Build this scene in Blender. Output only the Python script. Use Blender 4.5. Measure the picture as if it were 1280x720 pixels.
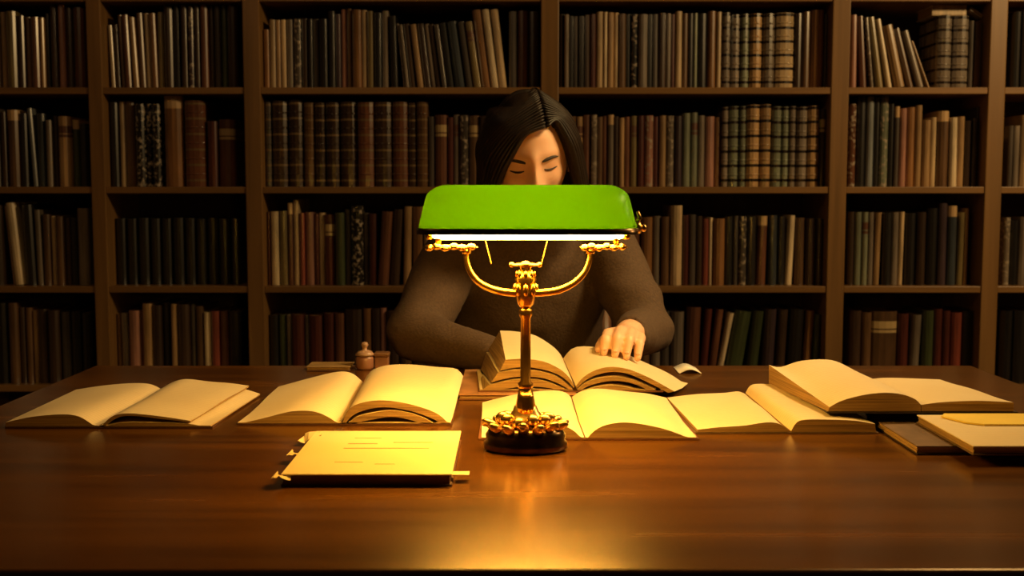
import bpy, bmesh, math, random
from mathutils import Vector, Matrix, noise
random.seed(7)
for o in list(bpy.data.objects): bpy.data.objects.remove(o)
S = bpy.context.scene
COL = S.collection
R = math.radians

# ---------------------------------------------------------------- camera, world, lights, exposure
F = 1400.0; CX, CY = 640.0, 360.0
CAM = Vector((0, 0, 1.07)); TH = math.atan(120 / F)
cd = bpy.data.cameras.new('camera'); cam = bpy.data.objects.new('camera', cd); COL.objects.link(cam)
cam.location = CAM; cam.rotation_euler = (math.pi / 2 - TH, 0, 0)
cd.sensor_width = 36; cd.lens = F * 36 / 1280; cd.clip_start = .01
cd.dof.use_dof = True; cd.dof.focus_distance = 1.6; cd.dof.aperture_fstop = 9
S.camera = cam
S.view_settings.view_transform = 'Standard'; S.view_settings.look = 'None'
S.view_settings.gamma = 1; S.view_settings.use_curve_mapping = False
S.view_settings.exposure = 0.0
w = bpy.data.worlds.new('world'); S.world = w; w.use_nodes = True
w.node_tree.nodes['Background'].inputs[0].default_value = (1, .62, .3, 1)
w.node_tree.nodes['Background'].inputs[1].default_value = .02
def area(name, loc, target, size, power, col):
    d = bpy.data.lights.new(name, 'AREA'); d.shape = 'DISK'; d.size = size; d.energy = power; d.color = col
    o = bpy.data.objects.new(name, d); COL.objects.link(o); o.location = loc
    o.rotation_euler = (Vector(target) - Vector(loc)).to_track_quat('-Z', 'Y').to_euler()
    return o
area('ceiling_glow', (2.65, 2.15, 2.3), (.3, 3.7, 1.1), .25, 33, (1, .65, .27))
area('left_shelf_fill', (-.9, 1.5, 2.5), (-.7, 3.7, 1.3), .6, 3.2, (1, .60, .27))  # added fill with no lamp behind it, lifts the left shelves
dl = area('added_desk_light', (.95, 1.78, 2.0), (.12, 1.85, .9), .3, 6, (1, .66, .25)); dl.data.spread = R(85)  # unseen light, added to brighten the pages and the face
LAMP_POWER = 6.2
TUBE_STRENGTH = 115; TUBE_COLOUR = (1, .53, .075, 1)

def at(u, v, Y):
    dx = (u - CX) / F; dy = -(v - CY) / F
    d = Vector((dx, math.cos(TH) + dy * math.sin(TH), -math.sin(TH) + dy * math.cos(TH)))
    return CAM + d * (Y / d.y)
def xat(u, Y, z): return (u - CX) / F * (Y * math.cos(TH) + (CAM.z - z) * math.sin(TH))
def zat(v, Y): return at(CX, v, Y).z

# ---------------------------------------------------------------- materials
MATS = {}
def newmat(name):
    m = bpy.data.materials.new(name); m.use_nodes = True; MATS[name] = m
    nt = m.node_tree; b = nt.nodes['Principled BSDF']
    return m, nt, b
def N(nt, t, **kw):
    n = nt.nodes.new(t)
    for k, v in kw.items(): setattr(n, k, v)
    return n
def plain(name, col, rough=.5, metal=0, var=.25, scale=30, stretch=(1, 1, 1), bump=0, coat=0, sss=0, rnd=0):
    m, nt, b = newmat(name)
    tc = N(nt, 'ShaderNodeTexCoord'); mp = N(nt, 'ShaderNodeMapping'); mp.inputs['Scale'].default_value = stretch
    nz = N(nt, 'ShaderNodeTexNoise'); nz.inputs['Scale'].default_value = scale; nz.inputs['Detail'].default_value = 5
    nt.links.new(tc.outputs['Object'], mp.inputs[0]); nt.links.new(mp.outputs[0], nz.inputs['Vector'])
    rp = N(nt, 'ShaderNodeValToRGB'); rp.color_ramp.elements[0].position = .3; rp.color_ramp.elements[1].position = .7
    rp.color_ramp.elements[0].color = tuple(c * (1 - var) for c in col) + (1,)
    rp.color_ramp.elements[1].color = tuple(min(1, c * (1 + var)) for c in col) + (1,)
    nt.links.new(nz.outputs[0], rp.inputs[0]); out = rp.outputs[0]
    if rnd:
        oi = N(nt, 'ShaderNodeObjectInfo'); mr = N(nt, 'ShaderNodeMapRange')
        mr.inputs['To Min'].default_value = 1 - rnd; mr.inputs['To Max'].default_value = 1 + rnd
        nt.links.new(oi.outputs['Random'], mr.inputs[0])
        hs = N(nt, 'ShaderNodeHueSaturation'); nt.links.new(mr.outputs[0], hs.inputs['Value']); nt.links.new(out, hs.inputs['Color']); out = hs.outputs[0]
    nt.links.new(out, b.inputs['Base Color'])
    b.inputs['Roughness'].default_value = rough; b.inputs['Metallic'].default_value = metal
    b.inputs['Coat Weight'].default_value = coat
    if sss:
        b.inputs['Subsurface Weight'].default_value = sss; b.inputs['Subsurface Radius'].default_value = (.02, .008, .004)
        b.inputs['Subsurface Scale'].default_value = .5
    if bump:
        bp = N(nt, 'ShaderNodeBump'); bp.inputs['Strength'].default_value = bump; bp.inputs['Distance'].default_value = .002
        nt.links.new(nz.outputs[0], bp.inputs['Height']); nt.links.new(bp.outputs[0], b.inputs['Normal'])
    return m
def wood(name, dark, light, axis=0, rough=.4, coat=0, scale=1.0, rvar=0):
    m, nt, b = newmat(name)
    tc = N(nt, 'ShaderNodeTexCoord'); mp = N(nt, 'ShaderNodeMapping')
    sc = [14, 14, 14]; sc[axis] = .7; mp.inputs['Scale'].default_value = [s * scale for s in sc]
    nz = N(nt, 'ShaderNodeTexNoise'); nz.inputs['Scale'].default_value = 1.6; nz.inputs['Detail'].default_value = 9; nz.inputs['Distortion'].default_value = .8
    nt.links.new(tc.outputs['Object'], mp.inputs[0]); nt.links.new(mp.outputs[0], nz.inputs['Vector'])
    rp = N(nt, 'ShaderNodeValToRGB'); rp.color_ramp.elements[0].position = .28; rp.color_ramp.elements[1].position = .72
    rp.color_ramp.elements[0].color = dark + (1,); rp.color_ramp.elements[1].color = light + (1,)
    nt.links.new(nz.outputs[0], rp.inputs[0]); nt.links.new(rp.outputs[0], b.inputs['Base Color'])
    b.inputs['Roughness'].default_value = rough; b.inputs['Coat Weight'].default_value = coat; b.inputs['Coat Roughness'].default_value = .22
    if rvar:
        mr = N(nt, 'ShaderNodeMapRange'); mr.inputs['To Min'].default_value = rough - rvar; mr.inputs['To Max'].default_value = rough + rvar
        nt.links.new(nz.outputs[0], mr.inputs[0]); nt.links.new(mr.outputs[0], b.inputs['Roughness'])
    bp = N(nt, 'ShaderNodeBump'); bp.inputs['Strength'].default_value = .12; bp.inputs['Distance'].default_value = .001
    nt.links.new(nz.outputs[0], bp.inputs['Height']); nt.links.new(bp.outputs[0], b.inputs['Normal'])
    return m
M_desk = wood('desk_wood', (.055, .0175, .0010), (.135, .044, .0022), 0, .26, .8, 1.0, .04)
M_desk.node_tree.nodes['Principled BSDF'].inputs['Specular IOR Level'].default_value = 1.0; M_desk.node_tree.nodes['Principled BSDF'].inputs['Specular Tint'].default_value = (1, .52, .10, 1)
M_case = wood('bookcase_wood', (.17, .088, .028), (.29, .152, .050), 2, .42)
M_board = wood('shelf_board_wood', (.18, .092, .029), (.29, .152, .050), 0, .4)
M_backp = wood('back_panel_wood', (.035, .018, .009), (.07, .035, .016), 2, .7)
M_chair = wood('chair_wood', (.12, .05, .02), (.22, .10, .04), 2, .4)
M_floor = wood('floor_wood', (.05, .025, .012), (.12, .06, .028), 1, .45)
M_wall = plain('wall_plaster', (.22, .16, .10), .9, var=.05, scale=3)
M_brass = plain('brass', (.66, .33, .055), .24, 1, .15, 60)
M_brass_dk = plain('aged_brass', (.62, .37, .12), .3, 1, .4, 70, bump=.25)
M_bronze = plain('dark_bronze', (.09, .05, .022), .28, 1, .4, 50)
M_skin = plain('skin', (.74, .42, .26), .5, 0, .06, 25, sss=.15)
M_hair = plain('hair_dark', (.011, .0055, .003), .48, 0, .5, 60, (1, 1, .05), .5)
M_hair.node_tree.nodes['Principled BSDF'].inputs['Specular IOR Level'].default_value = .25
M_brow = plain('eyebrow_dark', (.03, .016, .01), .7)
M_lip = plain('lip', (.42, .15, .1), .45)
M_knit = plain('sweater_knit', (.072, .038, .018), .85, 0, .2, 220, (1, 1, 1), .6)
M_trous = plain('trousers_cloth', (.03, .03, .035), .85)
M_shoe = plain('shoe_leather', (.02, .014, .01), .4)
M_paperw = plain('white_paper', (.72, .66, .55), .7, var=.04)
M_yellow = plain('yellow_paper', (.80, .56, .08), .7, var=.06, scale=15)
M_ink = plain('ink', (.33, .21, .085), .8)
M_rose = plain('rose_glaze', (.27, .12, .07), .35, var=.2)
M_pale = plain('pale_glaze', (.38, .22, .14), .35, var=.1)

def pagemat(name, col, lines=True):
    m, nt, b = newmat(name)
    tc = N(nt, 'ShaderNodeTexCoord')
    sp = N(nt, 'ShaderNodeSeparateXYZ'); nt.links.new(tc.outputs['Object'], sp.inputs[0])
    ml = N(nt, 'ShaderNodeMath', operation='MULTIPLY'); ml.inputs[1].default_value = 900; nt.links.new(sp.outputs['Y'], ml.inputs[0])
    sn = N(nt, 'ShaderNodeMath', operation='SINE'); nt.links.new(ml.outputs[0], sn.inputs[0])
    gt = N(nt, 'ShaderNodeMath', operation='GREATER_THAN'); gt.inputs[1].default_value = .35; nt.links.new(sn.outputs[0], gt.inputs[0])
    nz = N(nt, 'ShaderNodeTexNoise'); nz.inputs['Scale'].default_value = 140; nt.links.new(tc.outputs['Object'], nz.inputs['Vector'])
    mm = N(nt, 'ShaderNodeMath', operation='MULTIPLY'); nt.links.new(gt.outputs[0], mm.inputs[0]); nt.links.new(nz.outputs[0], mm.inputs[1])
    m2 = N(nt, 'ShaderNodeMath', operation='MULTIPLY'); nt.links.new(mm.outputs[0], m2.inputs[0]); m2.inputs[1].default_value = .28 if lines else 0
    n2 = N(nt, 'ShaderNodeTexNoise'); n2.inputs['Scale'].default_value = 9; nt.links.new(tc.outputs['Object'], n2.inputs['Vector'])
    mx0 = N(nt, 'ShaderNodeMix', data_type='RGBA'); mx0.inputs['A'].default_value = col + (1,); mx0.inputs['B'].default_value = (col[0] * .86, col[1] * .8, col[2] * .7, 1)
    nt.links.new(n2.outputs[0], mx0.inputs['Factor'])
    mx = N(nt, 'ShaderNodeMix', data_type='RGBA'); nt.links.new(m2.outputs[0], mx.inputs['Factor'])
    nt.links.new(mx0.outputs['Result'], mx.inputs['A']); mx.inputs['B'].default_value = (.35, .25, .13, 1)
    nt.links.new(mx.outputs['Result'], b.inputs['Base Color']); b.inputs['Roughness'].default_value = .75
    b.inputs['Specular IOR Level'].default_value = .25
    return m
M_page = pagemat('page_paper', (.76, .61, .38))
M_page_plain = pagemat('page_paper_plain', (.72, .55, .29), False)
def edgemat(name, dark, light):
    m, nt, b = newmat(name)
    tc = N(nt, 'ShaderNodeTexCoord'); mp = N(nt, 'ShaderNodeMapping'); mp.inputs['Scale'].default_value = (5, 5, 650)
    nz = N(nt, 'ShaderNodeTexNoise'); nz.inputs['Scale'].default_value = 1; nz.inputs['Detail'].default_value = 3
    nt.links.new(tc.outputs['Object'], mp.inputs[0]); nt.links.new(mp.outputs[0], nz.inputs['Vector'])
    rp = N(nt, 'ShaderNodeValToRGB'); rp.color_ramp.elements[0].position = .3; rp.color_ramp.elements[1].position = .65
    rp.color_ramp.elements[0].color = dark + (1,); rp.color_ramp.elements[1].color = light + (1,)
    nt.links.new(nz.outputs[0], rp.inputs[0]); nt.links.new(rp.outputs[0], b.inputs['Base Color']); b.inputs['Roughness'].default_value = .8
    bp = N(nt, 'ShaderNodeBump'); bp.inputs['Strength'].default_value = .3; bp.inputs['Distance'].default_value = .001
    nt.links.new(nz.outputs[0], bp.inputs['Height']); nt.links.new(bp.outputs[0], b.inputs['Normal'])
    return m
M_edge = edgemat('page_edges', (.17, .088, .026), (.42, .25, .09))

# spine colours: albedo, words
PAL = {
 'blk': ((.015, .013, .012), 'black'), 'dbr': ((.055, .030, .018), 'dark brown'), 'brn': ((.15, .078, .036), 'brown'),
 'rbr': ((.17, .066, .034), 'reddish brown'), 'dred': ((.10, .024, .017), 'dark red'), 'red': ((.30, .07, .045), 'red'),
 'tan': ((.44, .27, .125), 'tan'), 'crm': ((.78, .62, .40), 'cream'), 'org': ((.30, .14, .05), 'orange brown'),
 'gry': ((.22, .175, .135), 'grey'), 'dgr': ((.085, .068, .056), 'dark grey'), 'olv': ((.22, .16, .062), 'olive'),
 'grn': ((.055, .072, .028), 'dark green'), 'ggr': ((.24, .26, .18), 'grey green'), 'blu': ((.05, .062, .075), 'dark blue'),
 'rose': ((.42, .20, .145), 'rose'), 'vio': ((.06, .037, .045), 'dark violet'), 'ltn': ((.60, .43, .24), 'light tan'),
 'gbl': ((.22, .24, .25), 'grey blue'),
}
BOOKM = {}
def bookmat(c, style):
    k = (c, style)
    if k in BOOKM: return BOOKM[k]
    col = PAL[c][0]
    m = plain('spine_%s_%s' % (PAL[c][1].replace(' ', '_'), {'': 'cloth', 'b': 'banded', 'm': 'marbled', 'l': 'labelled', 't': 'topped'}[style]),
              tuple(c_ * (.85 if style == 'b' and sum(col) > .4 else .8) for c_ in col), .24 if style in ('b', 'm') else .34, 0, .38, 9, (6, 6, .8), .15, rnd=.22)
    nt = m.node_tree; b = nt.nodes['Principled BSDF']; b.inputs['Coat Weight'].default_value = .7; b.inputs['Coat Roughness'].default_value = .2
    src = b.inputs['Base Color'].links[0].from_socket
    tc = N(nt, 'ShaderNodeTexCoord'); sp = N(nt, 'ShaderNodeSeparateXYZ'); nt.links.new(tc.outputs['Generated'], sp.inputs[0])
    mx = N(nt, 'ShaderNodeMix', data_type='RGBA'); nt.links.new(src, mx.inputs['A'])
    if style == 'b':   # raised bands with dark joints and gilt lines
        rp = N(nt, 'ShaderNodeValToRGB'); rp.color_ramp.interpolation = 'CONSTANT'
        el = rp.color_ramp.elements; el[0].position = 0; el[0].color = (0, 0, 0, 1); el[1].position = .995
        for z in (.06, .24, .42, .60, .78, .95):
            e = el.new(z); e.color = (1, 1, 1, 1); e = el.new(z + (.036 if sum(col) > .4 else .024)); e.color = (0, 0, 0, 1)
        nt.links.new(sp.outputs['Z'], rp.inputs[0]); nt.links.new(rp.outputs[0], mx.inputs['Factor'])
        br = sum(col) / 3
        mx.inputs['B'].default_value = (.02, .012, .008, 1) if br > .12 else (.20, .13, .06, 1)
    elif style == 'm':
        nz = N(nt, 'ShaderNodeTexNoise'); nz.inputs['Scale'].default_value = 75; nz.inputs['Detail'].default_value = 4
        nt.links.new(tc.outputs['Object'], nz.inputs['Vector'])
        rp = N(nt, 'ShaderNodeValToRGB'); rp.color_ramp.elements[0].position = .52; rp.color_ramp.elements[1].position = .62
        nt.links.new(nz.outputs[0], rp.inputs[0]); nt.links.new(rp.outputs[0], mx.inputs['Factor']); mx.inputs['B'].default_value = (.40, .33, .25, 1)
    elif style in 'lt' and style:
        rp = N(nt, 'ShaderNodeValToRGB'); rp.color_ramp.interpolation = 'CONSTANT'; el = rp.color_ramp.elements
        el[0].position = 0; el[0].color = (0, 0, 0, 1)
        if style == 'l':
            el[1].position = .70; e = el.new(.74); e.color = (0, 0, 0, 1); e = el.new(.76); e.color = (1, 1, 1, 1); e = el.new(.86); e.color = (0, 0, 0, 1)
            mx.inputs['B'].default_value = (.5, .36, .17, 1) if sum(col) < .4 else (.12, .05, .03, 1)
        else:
            el[1].position = .86
            mx.inputs['B'].default_value = (.55, .36, .18, 1)
        nt.links.new(sp.outputs['Z'], rp.inputs[0]); nt.links.new(rp.outputs[0], mx.inputs['Factor'])
    else:
        mx.inputs['Factor'].default_value = 0; mx.inputs['B'].default_value = (0, 0, 0, 1)
    nt.links.new(mx.outputs['Result'], b.inputs['Base Color'])
    BOOKM[k] = m
    return m

# ---------------------------------------------------------------- mesh helpers
class MB:
    def __init__(s): s.v = []; s.f = []; s.m = []; s.sm = []
    def add(s, vs, fs, mat=0, smooth=False):
        b = len(s.v); s.v += [tuple(v) for v in vs]
        for f in fs: s.f.append([b + i for i in f]); s.m.append(mat); s.sm.append(smooth)
    def box(s, a, b, mat=0, M=None):
        x0, y0, z0 = a; x1, y1, z1 = b
        vs = [Vector(p) for p in ((x0, y0, z0), (x1, y0, z0), (x1, y1, z0), (x0, y1, z0), (x0, y0, z1), (x1, y0, z1), (x1, y1, z1), (x0, y1, z1))]
        if M: vs = [M @ v for v in vs]
        s.add(vs, [(0, 3, 2, 1), (4, 5, 6, 7), (0, 1, 5, 4), (1, 2, 6, 5), (2, 3, 7, 6), (3, 0, 4, 7)], mat)
    def tube(s, pts, rad, seg=12, mat=0, flat=None, cap=True, sub=0):
        P = [Vector(p) for p in pts]; Rr = list(rad) if hasattr(rad, '__len__') else [rad] * len(P)
        if sub: P, Rr = smooth_path(P, Rr, sub)
        n = len(P); rings = []; prev = None
        for i in range(n):
            t = (P[min(i + 1, n - 1)] - P[max(i - 1, 0)]).normalized()
            if prev is None:
                a = Vector((0, 0, 1)) if abs(t.z) < .9 else Vector((1, 0, 0))
                u = t.cross(a).normalized()
            else:
                u = (prev - t * prev.dot(t)); u = u.normalized() if u.length > 1e-6 else t.orthogonal().normalized()
            prev = u; w_ = t.cross(u).normalized()
            k = flat or 1
            rings.append([P[i] + (u * math.cos(2 * math.pi * j / seg) + w_ * math.sin(2 * math.pi * j / seg) * k) * Rr[i] for j in range(seg)])
        s.rings(rings, mat, cap)
    def rings(s, rings, mat=0, cap=True, smooth=True):
        seg = len(rings[0]); vs = [p for r in rings for p in r]; fs = []
        for i in range(len(rings) - 1):
            for j in range(seg):
                k = (j + 1) % seg
                fs.append((i * seg + j, i * seg + k, (i + 1) * seg + k, (i + 1) * seg + j))
        b = len(s.v); s.add(vs, fs, mat, smooth)
        if cap:
            s.f.append([b + j for j in reversed(range(seg))]); s.m.append(mat); s.sm.append(False)
            s.f.append([b + (len(rings) - 1) * seg + j for j in range(seg)]); s.m.append(mat); s.sm.append(False)
    def lathe(s, prof, c=(0, 0, 0), seg=32, mat=0):
        s.rings([[Vector((c[0] + r * math.cos(2 * math.pi * j / seg), c[1] + r * math.sin(2 * math.pi * j / seg), c[2] + z)) for j in range(seg)] for r, z in prof], mat)
    def ball(s, c, r, seg=16, mat=0, M=None):
        rx, ry, rz = r if hasattr(r, '__len__') else (r, r, r)
        rings = []
        for i in range(seg // 2 + 1):
            a = -math.pi / 2 + math.pi * i / (seg // 2); ca = max(math.cos(a), .001)
            ring = []
            for j in range(seg):
                p = Vector((rx * ca * math.cos(2 * math.pi * j / seg), ry * ca * math.sin(2 * math.pi * j / seg), rz * math.sin(a)))
                if M: p = M @ p
                ring.append(p + Vector(c))
            rings.append(ring)
        s.rings(rings, mat)
    def mesh(s, name, mats):
        me = bpy.data.meshes.new(name); me.from_pydata(s.v, [], s.f)
        for m in mats: me.materials.append(m)
        me.polygons.foreach_set('material_index', s.m); me.polygons.foreach_set('use_smooth', s.sm)
        me.update(); return me
    def build(s, name, mats, parent=None, loc=None):
        if not isinstance(mats, (list, tuple)): mats = [mats]
        me = s.mesh(name, mats)
        bm = bmesh.new(); bm.from_mesh(me); bmesh.ops.recalc_face_normals(bm, faces=bm.faces); bm.to_mesh(me); bm.free()
        o = bpy.data.objects.new(name, me); COL.objects.link(o)
        if parent:
            o.parent = parent; off = Vector((0, 0, 0)); q = parent
            while q: off += q.location; q = q.parent
            me.transform(Matrix.Translation(-off))
            # local frame of the parent (roots are never rotated at build time)
        elif loc is not None:
            me.transform(Matrix.Translation(-Vector(loc))); o.location = loc
        return o
def smooth_path(P, Rr, sub):
    out = []; ro = []; n = len(P)
    for i in range(n - 1):
        p0, p1, p2, p3 = P[max(i - 1, 0)], P[i], P[i + 1], P[min(i + 2, n - 1)]
        for k in range(sub):
            t = k / sub
            out.append(.5 * ((2 * p1) + (p2 - p0) * t + (2 * p0 - 5 * p1 + 4 * p2 - p3) * t * t + (3 * p1 - p0 - 3 * p2 + p3) * t ** 3))
            ro.append(Rr[i] * (1 - t) + Rr[i + 1] * t)
    return out + [P[-1]], ro + [Rr[-1]]
def empty(name, loc, label=None, cat=None, group=None):
    o = bpy.data.objects.new(name, None); COL.objects.link(o); o.location = loc; o.empty_display_size = .05
    if label: tag(o, label, cat, group)
    return o
def tag(o, label, cat, group=None):
    o['label'] = label; o['category'] = cat
    if group: o['group'] = group
    return o
def struct(o): o['kind'] = 'structure'; return o
def bevel(o, wdt=.002, seg=2):
    m = o.modifiers.new('bevel', 'BEVEL'); m.width = wdt; m.segments = seg; m.limit_method = 'ANGLE'; return o
def remeshed(mb, name, mat, voxel, parent, smooth=2, func=None):
    me = mb.mesh('tmp', [mat]); t = bpy.data.objects.new('tmp', me); COL.objects.link(t)
    m = t.modifiers.new('r', 'REMESH'); m.mode = 'VOXEL'; m.voxel_size = voxel; m.use_smooth_shade = True
    if smooth: s_ = t.modifiers.new('s', 'SMOOTH'); s_.iterations = smooth; s_.factor = .5
    dg = bpy.context.evaluated_depsgraph_get(); dg.update()
    me2 = bpy.data.meshes.new_from_object(t.evaluated_get(dg)); bpy.data.objects.remove(t)
    me2.name = name
    if not me2.materials: me2.materials.append(mat)
    if func:
        nr = [v.normal.copy() for v in me2.vertices]
        for v, n_ in zip(me2.vertices, nr): v.co += n_ * func(v.co)
    for p in me2.polygons: p.use_smooth = True; p.material_index = 0
    if parent: me2.transform(Matrix.Translation(-parent.location))
    o = bpy.data.objects.new(name, me2); COL.objects.link(o); o.parent = parent
    return o

# ---------------------------------------------------------------- room
def slab(name, a, b, m): mb = MB(); mb.box(a, b); return struct(mb.build(name, m, loc=a))
slab('floor', (-2.9, -1.3, -.1), (3.1, 4.2, 0), M_floor)
slab('ceiling', (-2.9, -1.3, 2.7), (3.1, 4.2, 2.8), M_wall)
slab('wall_back', (-2.9, 4.06, 0), (3.1, 4.2, 2.7), M_wall)
slab('wall_front', (-2.9, -1.3, 0), (3.1, -1.2, 2.7), M_wall)
slab('wall_left', (-2.9, -1.2, 0), (-2.8, 4.06, 2.7), M_wall)
slab('wall_right', (3.0, -1.2, 0), (3.1, 4.06, 2.7), M_wall)

# ---------------------------------------------------------------- bookcase
YF, YB = 3.70, 4.04; YS = 3.755            # case front, case back, plane of the spines
posts = [(-76, -56), (114, 132), (307, 328), (676, 698), (1036, 1058), (1231, 1252), (1428, 1450)]
PX = [(xat(a, YF, 1.07), xat(b, YF, 1.07)) for a, b in posts]
rowtop = [109, 233.5, 358, 482]
ZB = [zat(v, YF) for v in rowtop]           # top face of each board
step = ZB[0] - ZB[1]; TB = .0215
case = empty('bookcase', ((PX[0][0] + PX[-1][1]) / 2, YF, 0), 'wide dark wooden built-in bookcase filling the wall behind the reader', 'bookcase')
for a, b in PX:
    mb = MB(); mb.box((a, YF, .0), (b, YB, 2.66)); bevel(mb.build('upright', M_case, case), .003)
zs = [ZB[0] + step * k for k in (-4, -3, -2, -1, 0, 1, 2, 3)]
zs[3], zs[2], zs[1] = ZB[1], ZB[2], ZB[3]
zs[4] = ZB[0]; zs[5] = zat(1.5, YF) + TB
for i in range(len(PX) - 1):
    for k, z in enumerate(zs):
        if z < .05 or z > 2.66: continue
        mb = MB(); mb.box((PX[i][1], YF + .004, z - TB), (PX[i + 1][0], YB - .012, z)); bevel(mb.build('shelf_board', M_board, case), .002)
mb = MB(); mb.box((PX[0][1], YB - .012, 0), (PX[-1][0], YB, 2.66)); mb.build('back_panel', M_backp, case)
mb = MB(); mb.box((PX[0][0], YF - .012, 2.60), (PX[-1][1], YF, 2.68)); mb.build('cornice', M_case, case)
mb = MB(); mb.box((PX[0][1], YF + .01, 0), (PX[-1][0], YF + .03, ZB[3] - step * 1 - TB)); mb.build('plinth', M_case, case)

def book_mesh(wd, h, dp, mat, bulge, banded):
    """upright book: spine at y=0 facing -Y, left bottom corner at origin"""
    mb = MB(); t = min(.0028, wd * .2); n = 7
    arc = [(wd / 2 - wd / 2 * math.cos(math.pi * i / (n - 1)), -bulge * math.sin(math.pi * i / (n - 1))) for i in range(n)]
    outer = [(0, dp)] + arc + [(wd, dp)]
    inn = [(t, dp)] + [(t + (x / wd) * (wd - 2 * t), y + t) for x, y in arc] + [(wd - t, dp)]
    k = len(outer)
    vs = [(x, y, 0) for x, y in outer] + [(x, y, h) for x, y in outer] + [(x, y, 0) for x, y in inn] + [(x, y, h) for x, y in inn]
    for i in range(k - 1):
        sm = 0 < i < k - 2
        mb.add([vs[i], vs[i + 1], vs[k + i + 1], vs[k + i]], [(0, 1, 2, 3)], 0, False)
        mb.add([vs[2 * k + i], vs[2 * k + i + 1], vs[3 * k + i + 1], vs[3 * k + i]], [(3, 2, 1, 0)])
        mb.add([vs[k + i], vs[k + i + 1], vs[3 * k + i + 1], vs[3 * k + i]], [(0, 1, 2, 3)])
        mb.add([vs[i], vs[i + 1], vs[2 * k + i + 1], vs[2 * k + i]], [(3, 2, 1, 0)])
    mb.box((t, t, .003), (wd - t, dp - .004, h - .004), 1)
    if banded and wd > .012:
        for z in (.15, .33, .51, .69, .865):
            r = []
            for zz, e in ((z * h - .003, 0), (z * h - .0015, .0022), (z * h + .0015, .0022), (z * h + .003, 0)):
                r.append([(x + (x - wd / 2) / (wd / 2) * e * .3, y - e if y < 0 else y, zz) for x, y in arc])
            for i in range(3):
                for j in range(n - 1): mb.add([r[i][j], r[i][j + 1], r[i + 1][j + 1], r[i + 1][j]], [(0, 1, 2, 3)], 0, True)
    me = mb.mesh('book', [mat, M_edge])
    bm = bmesh.new(); bm.from_mesh(me); bmesh.ops.remove_doubles(bm, verts=bm.verts, dist=1e-5); bm.to_mesh(me); bm.free()
    return me

ORD = 'zeroth first second third fourth fifth sixth seventh eighth ninth tenth eleventh twelfth thirteenth fourteenth fifteenth sixteenth seventeenth eighteenth nineteenth twentieth'.split()
def ordinal(n):
    if n <= 20: return ORD[n]
    if n == 30: return 'thirtieth'
    if n == 40: return 'fortieth'
    return {2: 'twenty-', 3: 'thirty-', 4: 'forty-'}[n // 10] + ORD[n % 10]
BAY = ['bay at left edge', 'left narrow bay', 'wide bay left of reader', 'wide bay right of reader', 'right narrow bay', 'bay at right edge']
ROW = ['top shelf', 'second shelf', 'third shelf', 'fourth shelf']
STY = {'': 'book', 'b': 'banded volume', 'm': 'marbled book', 'l': 'labelled book', 't': 'pale-topped book'}

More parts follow.
